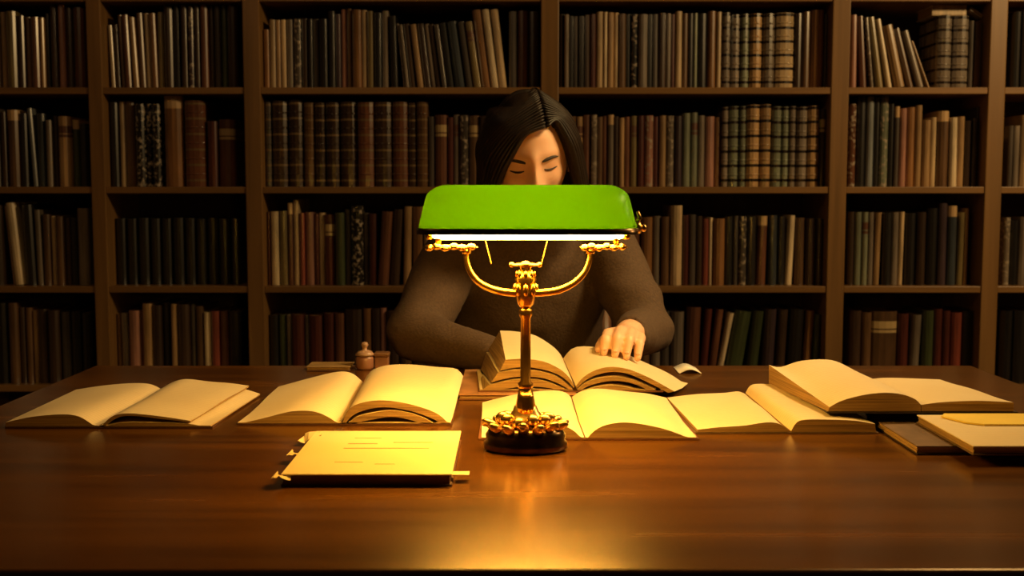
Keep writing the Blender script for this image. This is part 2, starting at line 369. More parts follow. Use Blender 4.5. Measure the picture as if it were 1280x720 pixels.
# left px, right px, top px, colour+style, lean in px        (bottom edge px)
SH = {
(0,0): '-45,-30,14,dbr -30,-14,18,brn -14,3,16,dbr 3,11,15,tan 11,25,15,olv 25,34,20,dbr 34,42,22,brn 42,52,22,rbr 52,58,22,tan 58,66,17,blk 66,76,6,dbr 76,84,5,rose 84,95,10,dbr 95,109,10,rbr',
(0,1): '136,146,32,crm,,-3 147,152,31,dbr,,-2 152,158,19,brn,,-3 158,166,19,rbr,,-3 166,175,22,tan,,-4 175,184,17,brn,,-3 184,191,17,ltn,,-2 191,199,17,org,,-2 199,207,16,olv 207,219,4,dbr 219,228,8,blk 228,237,5,dbr 237,244,8,vio,m 244,252,5,dbr 252,262,6,rbr 262,270,7,dbr 270,278,8,dgr 278,286,5,grn 286,299,6,dbr',
(0,2): '330,338,37,org 338,346,25,ltn 346,352,25,tan 352,359,25,ltn 359,368,25,gry 368,378,24,dgr,m 378,386,24,dbr 386,392,24,blk 392,400,24,dgr 400,411,24,blk 411,420,14,blk 420,427,18,vio 427,435,12,rose 435,441,11,brn 441,453,13,org 453,460,13,ltn 460,467,14,olv 467,478,16,blk 478,487,14,gry 487,498,20,blk,,-2 498,505,30,gry,m,-8 505,512,31,gry,,-8 512,521,31,dbr,,-8 521,530,31,tan,,-9 530,540,31,dbr,,-9 540,546,31,gry,,-9 546,552,31,dbr,,-9 552,559,31,dgr,,-10 559,568,30,blk,,-10 568,583,29,blu,,-11 583,592,28,dgr,,-11 592,602,28,olv,l,-11 602,614,14,org,,-12 614,624,13,crm,,-12 624,634,13,ltn,,-11 636,647,15,dgr 647,660,14,rbr 660,673,15,dbr',
(0,3): '700,705,18,blk 705,711,18,gry 711,717,20,blk 717,723,21,dgr 723,730,20,blk 730,737,19,dbr 737,745,18,dred 745,754,15,ltn 754,759,15,crm 759,767,16,tan 767,773,16,ltn 773,782,18,brn 782,788,18,blk 788,797,18,blk,m 797,809,18,gry 809,815,18,blk 815,822,18,dgr 822,832,17,dbr 832,838,17,gry 838,843,18,dred 843,852,15,ltn 852,859,17,brn 859,866,17,blk 866,871,17,ggr 871,883,18,blk 883,894,15,org 894,901,15,ltn 901,912,16,gry,b 912,924,19,gry,b 924,935,18,ggr,b 935,951,18,tan,b 951,967,18,gry,b 967,991,17,ltn,b 991,1001,17,dbr 1001,1011,15,brn 1011,1028,13,org 1028,1034,17,dgr',
(0,4): '1062,1070,19,rose,,-1 1071,1083,21,rbr,,-6 1084,1092,22,gry,m,-9 1093,1104,22,olv,,-13 1104,1115,25,crm,,-16 1116,1131,33,tan,,-17 1132,1142,37,brn,,-19 1143,1155,40,gry,,-21 1156,1162,52,tan,,-22 1168,1187,20,gry,b 1187,1208,20,gry,b 1208,1215,26,dgr 1215,1224,27,brn 1224,1231,29,dgr',
(0,5): '1262,1273,15,blk 1273,1286,15,blk 1286,1300,17,dgr',
(1,0): '-45,-28,140,blk -28,-12,138,dbr -12,4,136,dgr 4,12,140,dbr 12,28,138,brn,t 28,38,142,blk 40,49,136,gbl,,-5 49,60,142,blu 60,68,150,gry 68,76,145,dbr 76,92,146,tan,l 92,102,150,grn,t 102,113,155,blk',
(1,1): '138,151,128,blk 151,160,127,ltn 160,172,127,brn 172,184,130,blk,m 184,193,130,blk,m 193,203,130,blk,m 208,231,117,org,t 233,259,126,rbr,b 261,275,152,dred 275,296,150,rbr,l',
(1,2): '332,341,128,dgr,b 341,362,127,dbr,b 362,381,126,dbr,b 381,395,129,brn,b 395,408,129,dbr,b 408,426,129,dbr,b 426,448,128,dbr,b 448,469,128,rbr,b 469,491,128,dbr,b 491,511,128,rbr,b 511,521,129,dbr,b 521,536,128,brn,b 536,544,146,dgr 544,560,144,rbr,l 560,567,147,dred 567,575,144,gry,l 575,586,144,dgr,m 586,600,145,brn,l 600,613,145,dbr 613,627,145,brn,b 627,643,146,dbr 643,659,145,dgr 659,674,144,rbr,b',
(1,3): '700,710,146,dbr 710,720,146,brn 720,728,146,tan,l 728,738,144,rbr 738,746,144,gry,m 746,753,146,brn 753,759,145,rbr 759,767,144,gry,t 767,773,146,dbr 773,780,147,tan 780,787,146,rbr 787,796,145,olv,l 796,805,145,dred 805,816,145,rose,m 816,823,146,dred 823,832,145,tan 832,842,145,gry,m 842,852,145,vio 852,862,142,ggr 862,871,141,ggr,l 871,880,145,gry 880,892,146,rose 892,900,147,org 900,909,134,gry,b 909,922,133,ggr,b 922,931,133,ggr,b 931,948,131,tan,b 948,962,131,tan,b 962,975,133,ggr,b 975,984,133,ggr,b 984,993,133,gry,b 993,1007,134,gry,b 1007,1022,132,tan,b 1022,1032,136,dbr,l',
(1,4): '1059,1068,130,rbr,m 1068,1080,121,blk 1080,1090,121,gbl 1090,1097,121,blk 1097,1108,119,ggr,m 1108,1115,130,blk 1115,1122,133,dgr,t 1122,1131,136,rose 1131,1141,134,org 1141,1150,132,tan 1151,1161,150,tan 1161,1168,147,ltn 1168,1183,139,brn,t 1185,1195,147,crm,,-1 1195,1203,146,tan 1203,1212,151,dbr 1212,1219,148,dgr 1219,1228,134,dgr',
(1,5): '1258,1264,157,dgr 1264,1272,157,gry 1272,1286,144,ltn 1286,1300,150,gry',
(2,0): '-45,-28,262,blk -28,-10,256,dbr -10,8,256,dbr 8,18,257,tan,,-8 18,33,254,crm,,-9 35,48,256,blk,,-3 48,56,262,gry,,-2 56,66,268,brn 66,73,270,ltn 73,83,271,brn 83,91,272,dbr 91,100,272,blk 100,114,260,gry',
(2,1): '147,161,273,blk 161,175,273,blk 175,190,272,blk 190,204,273,blk 204,218,273,blk 218,233,272,blk 233,247,273,blk 247,261,273,blk 261,275,272,blk 275,290,273,blk 290,302,273,blk',
(2,2): '334,340,265,dred 340,351,264,crm 351,361,264,olv 361,368,254,rbr,t 368,376,250,ltn 376,382,266,red 382,394,265,rose 394,400,267,dred 400,407,266,ltn 407,420,268,dred,l 420,432,266,grn 432,440,262,dgr 440,455,257,blk,m 455,462,266,dgr 462,472,267,dred 472,486,265,rbr,,6 486,500,262,dbr,,6 503,514,258,tan,,2 514,530,258,org 530,546,262,ltn 546,560,264,brn 560,576,262,dbr 576,592,266,tan 592,608,262,dred 608,624,264,brn 624,640,262,org 640,656,265,dbr 656,673,262,rbr',
(2,3): '700,716,264,brn 716,730,262,dbr 730,746,266,tan 746,760,262,dred 760,772,264,brn 772,784,270,org 784,800,272,rbr 800,815,271,org 815,825,270,gry 825,836,271,brn 837,852,257,ltn 852,860,269,dred 860,869,268,dgr 869,877,270,dbr 877,885,273,red 885,890,272,crm 890,905,273,org 905,915,270,blk 915,922,270,dgr 922,932,270,dgr,m 932,944,270,blk 944,956,270,rbr,t,2 957,970,269,blu 970,980,270,blk 980,989,269,crm,,3 992,1004,272,brn 1004,1018,273,dbr 1018,1031,273,dbr',
(2,4): '1058,1066,265,dbr 1066,1075,265,ggr 1075,1083,265,ggr,l 1083,1090,265,gry 1091,1098,266,tan,,2 1101,1112,266,blk 1112,1121,265,gry 1121,1127,265,ltn,,1 1129,1142,266,blk 1142,1155,265,dbr 1155,1169,260,blk 1169,1181,254,vio 1181,1193,257,blu,t 1194,1202,265,olv,,1 1203,1208,260,tan',
(2,5): '1252,1260,272,gry,m 1260,1270,275,blk 1270,1284,271,gry 1284,1300,272,dbr',
(3,0): '-45,-26,380,blk -26,-8,379,dbr -8,14,378,blk 14,27,378,brn 27,35,384,dbr 35,44,384,brn 44,51,388,tan 51,63,386,dbr 63,78,388,dbr 78,91,390,dgr 91,105,389,blk 105,119,390,blk',
(3,1): '148,155,392,brn,,-1 155,164,391,gry,,-1 164,178,388,rose 178,181,388,rbr 181,194,379,tan 194,205,381,dbr 205,216,378,blk 216,224,380,tan 224,240,380,dbr 240,247,380,dgr 247,257,382,brn 257,266,390,crm 266,277,389,red 277,288,389,rbr 288,305,389,blk',
(3,2): '338,350,393,blk 350,360,393,grn 360,366,393,gry 366,382,393,dred 382,388,395,gry 388,406,394,dred 406,419,391,dred 419,432,391,rbr 432,455,386,dbr 455,466,385,org 466,476,385,dbr 476,484,385,rose 484,500,388,dbr 500,516,386,brn 516,532,388,dbr 532,548,386,rbr 548,564,388,dbr 564,582,385,brn 582,600,388,dbr 600,618,386,dred 618,636,388,brn 636,654,386,dbr 654,672,388,rbr',
(3,3): '700,716,388,brn 716,732,386,dbr 732,748,388,dred 748,764,385,rose 764,780,388,brn 780,796,386,dbr 796,812,388,brn 812,825,388,gry 825,836,389,dgr 836,853,389,gry,,1 854,872,384,rbr,,3 873,882,386,dred,,7 883,892,387,rbr,,11 893,900,392,crm,,16 901,924,390,grn,,14 927,944,389,grn,,9 948,965,386,vio,,4 967,979,387,dbr,,4 981,999,386,blk,,4 1001,1011,388,org,,5 1013,1022,393,grn,,3',
(3,4): '1060,1074,388,dbr 1074,1087,390,brn 1087,1119,389,brn,l 1119,1133,392,dred 1134,1146,393,gry,,3 1150,1164,388,grn 1164,1175,386,dred 1175,1185,388,dred 1185,1199,390,red 1199,1221,388,blk',
(3,5): '1247,1262,388,blk 1262,1280,388,blk 1280,1296,388,dgr',
}
nbook = 0; SHELF = []
for (r, b), txt in SH.items():
    items = []
    for tok in txt.split():
        p = tok.split(',') + ['', '']
        items.append((float(p[0]), float(p[1]), float(p[2]), p[3], p[4], float(p[5]) if p[5] else 0.))
    z0 = ZB[r] + .0005; xl, xr = PX[b][1] + .002, PX[b + 1][0] - .002
    fromright = b == 3
    n = len(items); prev = None
    for i, (u0, u1, vt, c, st, lean) in enumerate(items):
        ys = YS + random.uniform(-.004, .010)
        if (r, b) == (2, 1): ys = YS + .03
        vb = rowtop[r]
        x0, x1 = max(xl, xat(u0, ys, z0)), min(xr, xat(u1, ys, z0))
        h = zat(vt, ys) - z0 + random.uniform(-.001, .001)
        h = min(h, ((zs[5] if r == 0 else ZB[r - 1]) - TB - .003 - z0) * (1 if lean == 0 else .985))
        dx = lean / F * 3.8; th = math.atan2(dx, h)
        tn = math.tan(th)
        if th < 0: x0 = max(x0, xl - h * math.sin(th))
        if th > 0: x1 = min(x1, xr - h * math.sin(th))
        if prev:
            px1, ptn, ph = prev
            for z in (0, min(h, ph)):
                x0 = max(x0, px1 + z * ptn - z * tn + .0006)
        x1 = max(x1, x0 + .007)
        if x1 > xr: x1 = xr; x0 = min(x0, xr - .007)
        prev = (x1, tn, h)
        wd = (x1 - x0) * math.cos(th) - .0005
        dp = random.uniform(.15, .2) if h > .16 else .13
        o = bpy.data.objects.new('book', book_mesh(wd, h / math.cos(th) if th else h, dp, bookmat(c, st), min(.02, wd * .5), st == 'b'))
        COL.objects.link(o)
        lift = wd * math.sin(-th) if th < 0 else 0
        if th >= 0: o.location = (x0, ys, z0 + wd * math.sin(th))
        else: o.location = (x0 , ys, z0)
        if th > 0:  # pivot on the bottom right corner
            o.location = (x1 - wd * math.cos(th), ys, z0 + wd * math.sin(th))
        o.rotation_euler = (0, th, 0)
        wpx = u1 - u0
        size = 'slim' if wpx < 9 else ('thick' if wpx > 16 else ('tall' if h > .255 else ('short' if h < .2 else '')))
        words = ' '.join(q for q in (size, 'leaning' if abs(lean) > 3 else '', PAL[c][1], STY[st]) if q)
        pos = (ordinal(n - i) + ' from right') if fromright else (ordinal(i + 1) + ' from left')
        tag(o, '%s, %s, %s, %s' % (words, pos, ROW[r], BAY[b]), 'book', 'old books on the %s of the %s' % (ROW[r], BAY[b]))
        nbook += 1
        vis = (u1 - u0) * (min(vb, 455 if r == 3 else 999) - vt) * (.0 if u1 < 6 or u0 > 1274 else 1)
        hid = {0: (0, 0), 1: (608, 708), 2: (530, 786), 3: (484, 824)}[r]
        if u0 >= hid[0] and u1 <= hid[1]: vis *= .1
        SHELF.append((vis, o))
SHELF.sort(key=lambda q: -q[0])
rest = MB(); rmats = []
for vis, o in SHELF[287:]:
    Mw = Matrix.LocRotScale(o.location, o.rotation_euler, None); me = o.data; idx = []
    for m_ in me.materials:
        if m_ not in rmats: rmats.append(m_)
        idx.append(rmats.index(m_))
    b_ = len(rest.v); rest.v += [tuple(Mw @ v.co) for v in me.vertices]
    for p in me.polygons: rest.f.append([b_ + i for i in p.vertices]); rest.m.append(idx[p.material_index]); rest.sm.append(p.use_smooth)
    bpy.data.objects.remove(o)
ro = rest.build('slim_books', rmats, loc=(0, YS, ZB[1]))
tag(ro, 'remaining narrow and half-hidden old books scattered between the others on every shelf', 'books'); ro['kind'] = 'stuff'
# the two that lie on top / lean across in the top right bay
def flat_book(u0, u1, z0, h, y0, y1, c, label, rot=0, lab_group=None):
    x0, x1 = xat(u0, y0, z0), xat(u1, y0, z0)
    mb = MB(); mb.box((x0, y0, z0), (x1, y1, z0 + .0025)); mb.box((x0, y0, z0 + h - .0025), (x1, y1, z0 + h))
    mb.box((x0, y0, z0 + .0025), (x1, y0 + .003, z0 + h - .0025)); mb.box((x0 + .004, y0 + .003, z0 + .0025), (x1 - .004, y1 - .004, z0 + h - .0025), 1)
    o = bevel(mb.build('book', [bookmat(c, ''), M_edge], loc=(x0, y0, z0)), .001)
    tag(o, label, 'book', lab_group); return o
ztop = zat(20, YS) + .002
flat_book(1165, 1208, ztop, zat(5, YS) - ztop - .002, YS + .004, YS + .15, 'ltn', 'pale tan book lying flat across two thick banded volumes on top shelf')

pa, pb_ = at(1211, 9.5, YS), at(1226, 20, YS)
mb = MB(); ln = (pb_ - pa).length; mb.box((0, 0, 0), (ln, .13, .002)); mb.box((0, 0, .008), (ln, .13, .010)); mb.box((0, 0, .002), (.002, .13, .008)); mb.box((.002, .002, .002), (ln - .002, .128, .008), 1)
o = mb.build('book', [bookmat('crm', ''), M_edge], loc=(0, 0, 0)); o.location = pa + Vector((.004, .002, -.006)); o.rotation_euler = (0, math.atan2(pa.z - pb_.z, pb_.x - pa.x), 0)
tag(o, 'small cream book slumped slantwise on top of the books in the top right corner', 'book')

# ---------------------------------------------------------------- desk
DZ = .75
DY0, DY1 = 448 / 472 * 1.0, 2.055
DY0 = next(y / 1000 for y in range(850, 1100) if at(640, 712, y / 1000).z >= 0 and abs(at(640, 712, y / 1000).z - DZ) < .0008)
DXL, DXR = xat(119, DY1, DZ), xat(1214, DY1, DZ)
desk = empty('desk', ((DXL + DXR) / 2, 1.5, 0), 'long polished reddish wooden desk covered with open books', 'desk')
mb = MB(); mb.box((DXL, DY0, DZ - .04), (DXR, DY1, DZ)); bevel(mb.build('desk_top', M_desk, desk), .004, 3)
mb = MB()
for a, b in (((DXL + .06, DY0 + .06, DZ - .13), (DXR - .06, DY0 + .085, DZ - .04)), ((DXL + .06, DY1 - .085, DZ - .11), (DXR - .06, DY1 - .06, DZ - .04)),
             ((DXL + .06, DY0 + .085, DZ - .13), (DXL + .085, DY1 - .085, DZ - .04)), ((DXR - .085, DY0 + .085, DZ - .13), (DXR - .06, DY1 - .085, DZ - .04))): mb.box(a, b)
mb.build('apron', M_desk, desk)
for x in (DXL + .09, DXR - .09):
    for y in (DY0 + .09, DY1 - .09):
        mb = MB(); mb.lathe([(.035, DZ - .04), (.035, DZ - .14), (.024, DZ - .16), (.034, DZ - .22), (.026, .3), (.02, .1), (.026, .06), (.018, 0)], (x, y, 0), 20); mb.build('leg', M_desk, desk)

# ---------------------------------------------------------------- open books
NS = 26
def curve(pts, Y):
    """pixel curve -> NS world points; items are (u,v) or (u,v,Y); v<0 means height -v above the floor"""
    W = []
    for p in pts:
        y = p[2] if len(p) > 2 else Y
        if p[1] < 0: W.append(Vector((xat(p[0], y, -p[1]), y, -p[1])))
        else: W.append(at(p[0], p[1], y))
    W, _ = smooth_path(W, [0] * len(W), 10)
    L = [0]
    for a, b in zip(W, W[1:]): L.append(L[-1] + (b - a).length)
    out = []
    for i in range(NS):
        s_ = L[-1] * i / (NS - 1); k = 0
        while k < len(L) - 2 and L[k + 1] < s_: k += 1
        t = (s_ - L[k]) / max(L[k + 1] - L[k], 1e-9); out.append(W[k].lerp(W[k + 1], min(1, t)))
    return out
def bundle(parent, name, ft, fb, bt, bb, Yf, Yb, zmin, sag=0.0, mats=None, seed=0):
    FT, FB, BT, BB = curve(ft, Yf), curve(fb, Yf), curve(bt, Yb), curve(bb, Yb)
    ny = 12; top = []; bot = []
    for j in range(ny + 1):
        t = j / ny
        top.append([FT[i].lerp(BT[i], t) for i in range(NS)]); bot.append([FB[i].lerp(BB[i], t) for i in range(NS)])
        for i in range(NS):
            wv = .0007 * math.sin(9 * t + seed) * math.sin(5 * i / NS + seed)
            top[j][i].z += wv + sag * math.sin(math.pi * t)
            top[j][i].z = max(top[j][i].z, zmin + .0012); bot[j][i].z = min(max(bot[j][i].z, zmin), top[j][i].z - .0008)
    mb = MB()
    def grid(g, mat):
        vs = [p for r_ in g for p in r_]; m_ = len(g[0]); fs = []
        for a in range(len(g) - 1):
            for b in range(m_ - 1): fs.append((a * m_ + b, a * m_ + b + 1, (a + 1) * m_ + b + 1, (a + 1) * m_ + b))
        mb.add(vs, fs, mat, True)
    grid(top, 0); grid([list(r_) for r_ in bot], 1)
    grid([top[0], bot[0]], 1); grid([top[-1], bot[-1]], 1)
    grid([[r_[0] for r_ in top], [r_[0] for r_ in bot]], 1); grid([[r_[-1] for r_ in top], [r_[-1] for r_ in bot]], 1)
    return mb.build(name, mats or [M_page, M_edge], parent)
def cover(parent, x0, x1, xg, y0, y1, z, mat, t=.002):
    mb = MB(); mb.box((x0, y0, z), (xg - .006, y1, z + t)); mb.box((xg + .006, y0, z), (x1, y1, z + t)); mb.box((xg - .006, y0, z + .0002), (xg + .006, y1, z + t * .8))
    return mb.build('cover', mat, parent)
M_cv_br = plain('cover_brown', (.09, .035, .016), .5); M_cv_dk = plain('cover_dark', (.03, .018, .012), .5); M_cv_rd = plain('cover_red_brown', (.14, .05, .022), .5)
M_cv_gr = plain('cover_grey_brown', (.15, .085, .045), .6)
Z1 = DZ + .0027
def base(us, z=None): return [(u, -(z or Z1)) for u in us]

# 1: far left
Yf, Yb = 1.50, 1.735
k = empty('open_book', (xat(124, Yf, DZ), Yf, DZ), 'open book at the far left of the desk, pages dimly lit', 'book', 'open books on the desk')
cover(k, xat(6, Yf, DZ), xat(266, Yf, DZ), xat(124, Yf, DZ), Yf - .001, Yb + .003, DZ + .0003, M_cv_br)
bundle(k, 'page_block', [(7, 528), (40, 521), (75, 518), (97, 520), (113, 529), (123, 537)], base([7, 60, 123]),
       [(95, 487), (130, 482), (165, 479), (188, 480), (203, 487)], base([93, 150, 203]), Yf, Yb, Z1)
bundle(k, 'page_block', [(125, 537), (138, 531), (165, 528), (238, 530), (263, 539)], base([125, 180, 264]),
       [(203, 488), (220, 483), (260, 482), (300, 485), (325, 492)], base([203, 260, 325]), Yf, Yb, Z1)
bundle(k, 'page_block', [(125, 536), (134, 525), (147, 518), (168, 517), (205, 521), (238, 526)], [(126, 538), (137, 528), (150, 521), (170, 520), (205, 524), (238, 528)],
       [(204, 486), (213, 479), (232, 474), (262, 477), (290, 479), (311, 482)], [(204, 488), (213, 482), (232, 477), (262, 480), (290, 482), (311, 484)], Yf, Yb, Z1)
# 2: left of lamp
Yf, Yb = 1.52, 1.75
k = empty('open_book', (xat(427, Yf, DZ), Yf, DZ), 'thick open book between far left book and lamp, right half humped over a dark gap', 'book', 'open books on the desk')
cover(k, xat(296, Yf, DZ), xat(565, Yf, DZ), xat(427, Yf, DZ), Yf - .001, Yb + .003, DZ + .0003, M_cv_br)
bundle(k, 'page_block', [(297, 531), (330, 523), (365, 514), (393, 514), (414, 523), (426, 534)], base([297, 360, 427]),
       [(348, 483), (385, 473), (422, 465), (440, 467), (454, 478)], base([348, 400, 454]), Yf, Yb, Z1, seed=1)
bundle(k, 'page_block', [(428, 533), (433, 516), (447, 505), (475, 500), (510, 504), (545, 516), (563, 532)], [(429, 535), (438, 522), (452, 514), (478, 509), (510, 513), (540, 523), (557, 534)],
       [(455, 478), (463, 464), (482, 457), (510, 456), (545, 459), (570, 461), (579, 470)], [(456, 482), (466, 471), (484, 465), (510, 464), (545, 468), (565, 472), (573, 480)], Yf, Yb, Z1, seed=2)
bundle(k, 'page_block', [(432, 534), (444, 522), (466, 516), (492, 513), (522, 519), (545, 531)], [(434, 536), (450, 528), (468, 524), (492, 521), (520, 527), (540, 534)],
       [(457, 484), (468, 475), (484, 470), (510, 470), (540, 474), (560, 482)], [(458, 486), (470, 480), (486, 476), (510, 475), (540, 480), (556, 485)], Yf, Yb, Z1, seed=3)
bundle(k, 'page_block', [(429, 534), (460, 530), (500, 530), (558, 532)], base([429, 480, 558]), [(457, 490), (500, 487), (574, 489)], base([457, 500, 574]), Yf, Yb, Z1)
# thin book under the tall one
Zt = .009
yb0, yb1 = 1.705, 1.95
def closed(label, corners, z0, h, topmat, covermat, blockmat=None, open_left=True, name='closed_book', inset=.0025, grp=None):
    """corners: x0,x1,y0,y1"""
    x0, x1, y0, y1 = corners
    k = empty(name, ((x0 + x1) / 2, (y0 + y1) / 2, z0), label, 'book', grp)
    mb = MB(); t = .0018
    mb.box((x0, y0, z0), (x1, y1, z0 + t), 0); mb.box((x0, y0, z0 + h - t), (x1, y1, z0 + h), 1)
    bevel(mb.build('cover', [covermat, topmat], k), .0006, 1)
    mb = MB()
    nl = 5; hh = (h - 2 * t) / nl
    for i in range(nl):
        j = random.uniform(0, .0012)
        mb.box((x0 + inset * .4 + j, y0 + inset + random.uniform(0, .0008), z0 + t + i * hh), (x1 - inset, y1 - inset, z0 + t + (i + 1) * hh))
    mb.build('page_block', blockmat or M_edge, k)
    return k
closed('thin orange-brown closed book under the tall open book, its left end poking out', (xat(573, yb0, DZ), .10, yb0, yb1), DZ + .0003, Zt, plain('cover_orange', (.34, .15, .05), .55), M_cv_rd, grp=None)
# 4: tall fanned open book being read
Yf, Yb = 1.725, 1.92; ZT = DZ + Zt + .0006; Z4 = ZT + .0024
k = empty('open_book', (xat(719, Yf, ZT), Yf, ZT), 'thick old open book with fanned pages standing up behind the lamp stem', 'book', 'open books on the desk')
cover(k, xat(598, Yf, ZT), xat(829, Yf, ZT), xat(719, Yf, ZT), Yf - .002, Yb + .0, ZT, M_cv_rd)
A = lambda *p: list(p)
bundle(k, 'page_block', A((632, 450), (655, 449), (680, 452), (700, 461), (712, 472), (718, 483)), A((625, 463), (650, 459), (675, 461), (697, 468), (710, 477), (717, 485)),
       A((625, 413), (645, 414), (668, 419), (688, 431), (698, 440), (704, 449)), A((610, 437), (640, 432), (668, 435), (690, 442), (704, 452)), Yf, Yb, Z4, seed=1)
bundle(k, 'page_block', A((623, 466), (648, 462), (675, 464), (697, 471), (716, 487)), A((614, 478), (645, 471), (675, 472), (697, 479), (715, 489)),
       A((608, 440), (640, 436), (668, 439), (690, 446), (703, 455)), A((601, 462), (640, 452), (690, 455), (703, 460)), Yf, Yb, Z4, seed=2)
bundle(k, 'page_block', A((612, 481), (645, 474), (675, 475), (697, 482), (715, 491)), A((602, 493), (645, 484), (680, 484), (700, 489), (714, 494)),
       A((600, 465), (640, 456), (690, 459), (703, 463)), A((596, 482), (640, 474), (704, 474)), Yf, Yb, Z4, seed=3)
bundle(k, 'page_block', A((600, 495), (645, 487), (680, 487), (700, 491), (716, 495)), base([599, 660, 716], Z4), A((596, 484), (640, 477), (704, 477)), base([596, 650, 704], Z4), Yf, Yb, Z4)
RB = A((704, 448), (716, 435), (738, 433), (775, 440), (808, 454), (836, 467, 1.88), (860, 483, 1.83))
def dn(pts, d, du=0): return [(p[0] - (du if i == len(pts) - 1 else 0), p[1] + d) + tuple(p[2:]) for i, p in enumerate(pts)]
bundle(k, 'page_block', A((720, 483), (727, 474), (740, 465), (760, 459), (784, 461), (812, 472), (843, 489)), A((721, 485), (730, 477), (742, 470), (762, 465), (784, 467), (810, 478), (835, 491)),
       RB, dn(RB, 5, 6), Yf, Yb, DZ + .004, seed=4)
bundle(k, 'page_block', A((722, 487), (735, 477), (760, 471), (785, 473), (810, 483), (831, 494)), A((723, 489), (740, 481), (765, 476), (790, 479), (812, 489), (827, 497)),
       dn(RB, 9, 26), dn(RB, 14, 30), Yf, Yb, Z4, seed=5)
bundle(k, 'page_block', A((722, 491), (745, 484), (770, 482), (800, 488), (826, 496)), base([722, 770, 826], Z4), A((704, 465), (740, 452), (780, 462), (815, 478)), base([704, 760, 815], Z4), Yf, Yb, Z4, seed=6)
# 5: behind the lamp base
Yf, Yb = 1.427, 1.665
k = empty('open_book', (xat(731, Yf, DZ), Yf, DZ), 'brightly lit open book lying directly behind the lamp base', 'book', 'open books on the desk')
cover(k, xat(598, Yf, DZ), xat(874, Yf, DZ), xat(731, Yf, DZ), Yf - .001, Yb + .003, DZ + .0003, M_cv_rd)
bundle(k, 'page_block', [(732, 553), (741, 540), (758, 531), (785, 528), (822, 534), (850, 543), (871, 553)], [(733, 556), (750, 554), (785, 549), (820, 549), (850, 552), (870, 556)],
       [(715, 496), (727, 489), (748, 486), (780, 489), (810, 492), (833, 497)], base([715, 770, 833]), Yf, Yb, Z1)
bundle(k, 'page_block', [(602, 549), (640, 541), (675, 532), (700, 531), (718, 539), (730, 553)], base([602, 660, 730]),
       [(603, 503), (640, 494), (672, 489), (695, 488), (708, 491), (714, 497)], base([603, 660, 714]), Yf, Yb, Z1)
# 6: right of centre
Yf, Yb = 1.465, 1.69
k = empty('open_book', (xat(988, Yf, DZ), Yf, DZ), 'open book right of centre whose right half is buried under another open book', 'book', 'open books on the desk')
cover(k, xat(868, Yf, DZ), xat(1098, Yf, DZ), xat(988, Yf, DZ), Yf - .001, Yb + .003, DZ + .0003, M_cv_gr)
bundle(k, 'page_block', [(872, 537), (900, 534), (930, 532), (958, 528), (975, 530), (987, 539)], base([872, 930, 987]),
       [(834, 497), (870, 493), (905, 491), (922, 489), (931, 492)], base([834, 890, 931]), Yf, Yb, Z1)
bundle(k, 'page_block', [(989, 539), (996, 528), (1008, 524.5), (1040, 524.5), (1070, 526), (1094, 530)], base([989, 1040, 1095]),
       [(932, 491), (938, 482), (950, 480), (975, 481), (1015, 484)], base([932, 980, 1015]), Yf, Yb, Z1)
# 8: dark closed book, 9: pale notebook on top, yellow sheet
h8 = zat(557.5, 1.345) - DZ
x8 = xat(1145, 1.345, DZ)
closed('brown closed book at the right front, half under the pale notebook', (max(x8, xat(1102, 1.465, DZ) + .003), .635, 1.345, 1.545), DZ + .0003, h8, M_cv_gr, M_cv_dk)
z9 = DZ + h8 + .0008; h9 = .0115
y9 = next(y / 1000 for y in range(1200, 1400) if at(640, 569.5, y / 1000).z <= z9)
x9 = xat(1216, y9, z9)
k9 = closed('pale buff notebook at the right edge of the desk lying on the brown book', (x9, x9 + .155, y9, 1.476), z9, h9, M_page, M_cv_gr)
mb = MB(); x_ = x9
zz = z9 + h9 + .0004
pl = [(x_ + .025, 1.455), (x_ + .042, 1.415), (x_ + .06, 1.403), (x_ + .15, 1.403), (x_ + .15, 1.472), (x_ + .035, 1.472)]
n = len(pl); mb.add([(x, y, zz) for x, y in pl] + [(x, y, zz + .0022) for x, y in pl], [tuple(range(n))[::-1], tuple(range(n, 2 * n))] + [(i, (i + 1) % n, n + (i + 1) % n, n + i) for i in range(n)])
tag(mb.build('notepad', M_yellow, loc=(x_ + .09, 1.44, zz)), 'bright yellow paper pad lying on the pale notebook at right', 'notepad')
# 7: thick open book stacked on 6 and 8
Yf, Yb = 1.482, 1.70
z7 = .7738 + .0008
zt6 = max(z7, DZ + h8 + .001)
k = empty('open_book', (xat(1151, Yf, zt6), Yf, zt6), 'open book stacked on top of another at the right, thick left half', 'book', 'open books on the desk')
cover(k, xat(1033, Yf, zt6), xat(1272, Yf, zt6), xat(1151, Yf, zt6), Yf - .001, Yb + .002, zt6, M_cv_dk)
zc = zt6 + .0024
bundle(k, 'page_block', [(1037, 509), (1052, 501), (1078, 494), (1105, 491), (1128, 493), (1144, 499), (1151, 506)], base([1035, 1090, 1151], zc),
       [(961, 456), (975, 459), (998, 452), (1022, 449.5), (1043, 451), (1065, 461), (1086, 474)], base([961, 1020, 1086], zc), Yf, Yb, zc)
bundle(k, 'page_block', [(1152, 506), (1175, 503), (1220, 501), (1267, 503)], base([1152, 1200, 1267], zc), [(1087, 474), (1105, 472.5), (1140, 473), (1175, 474)], base([1087, 1130, 1175], zc), Yf, Yb, zc)

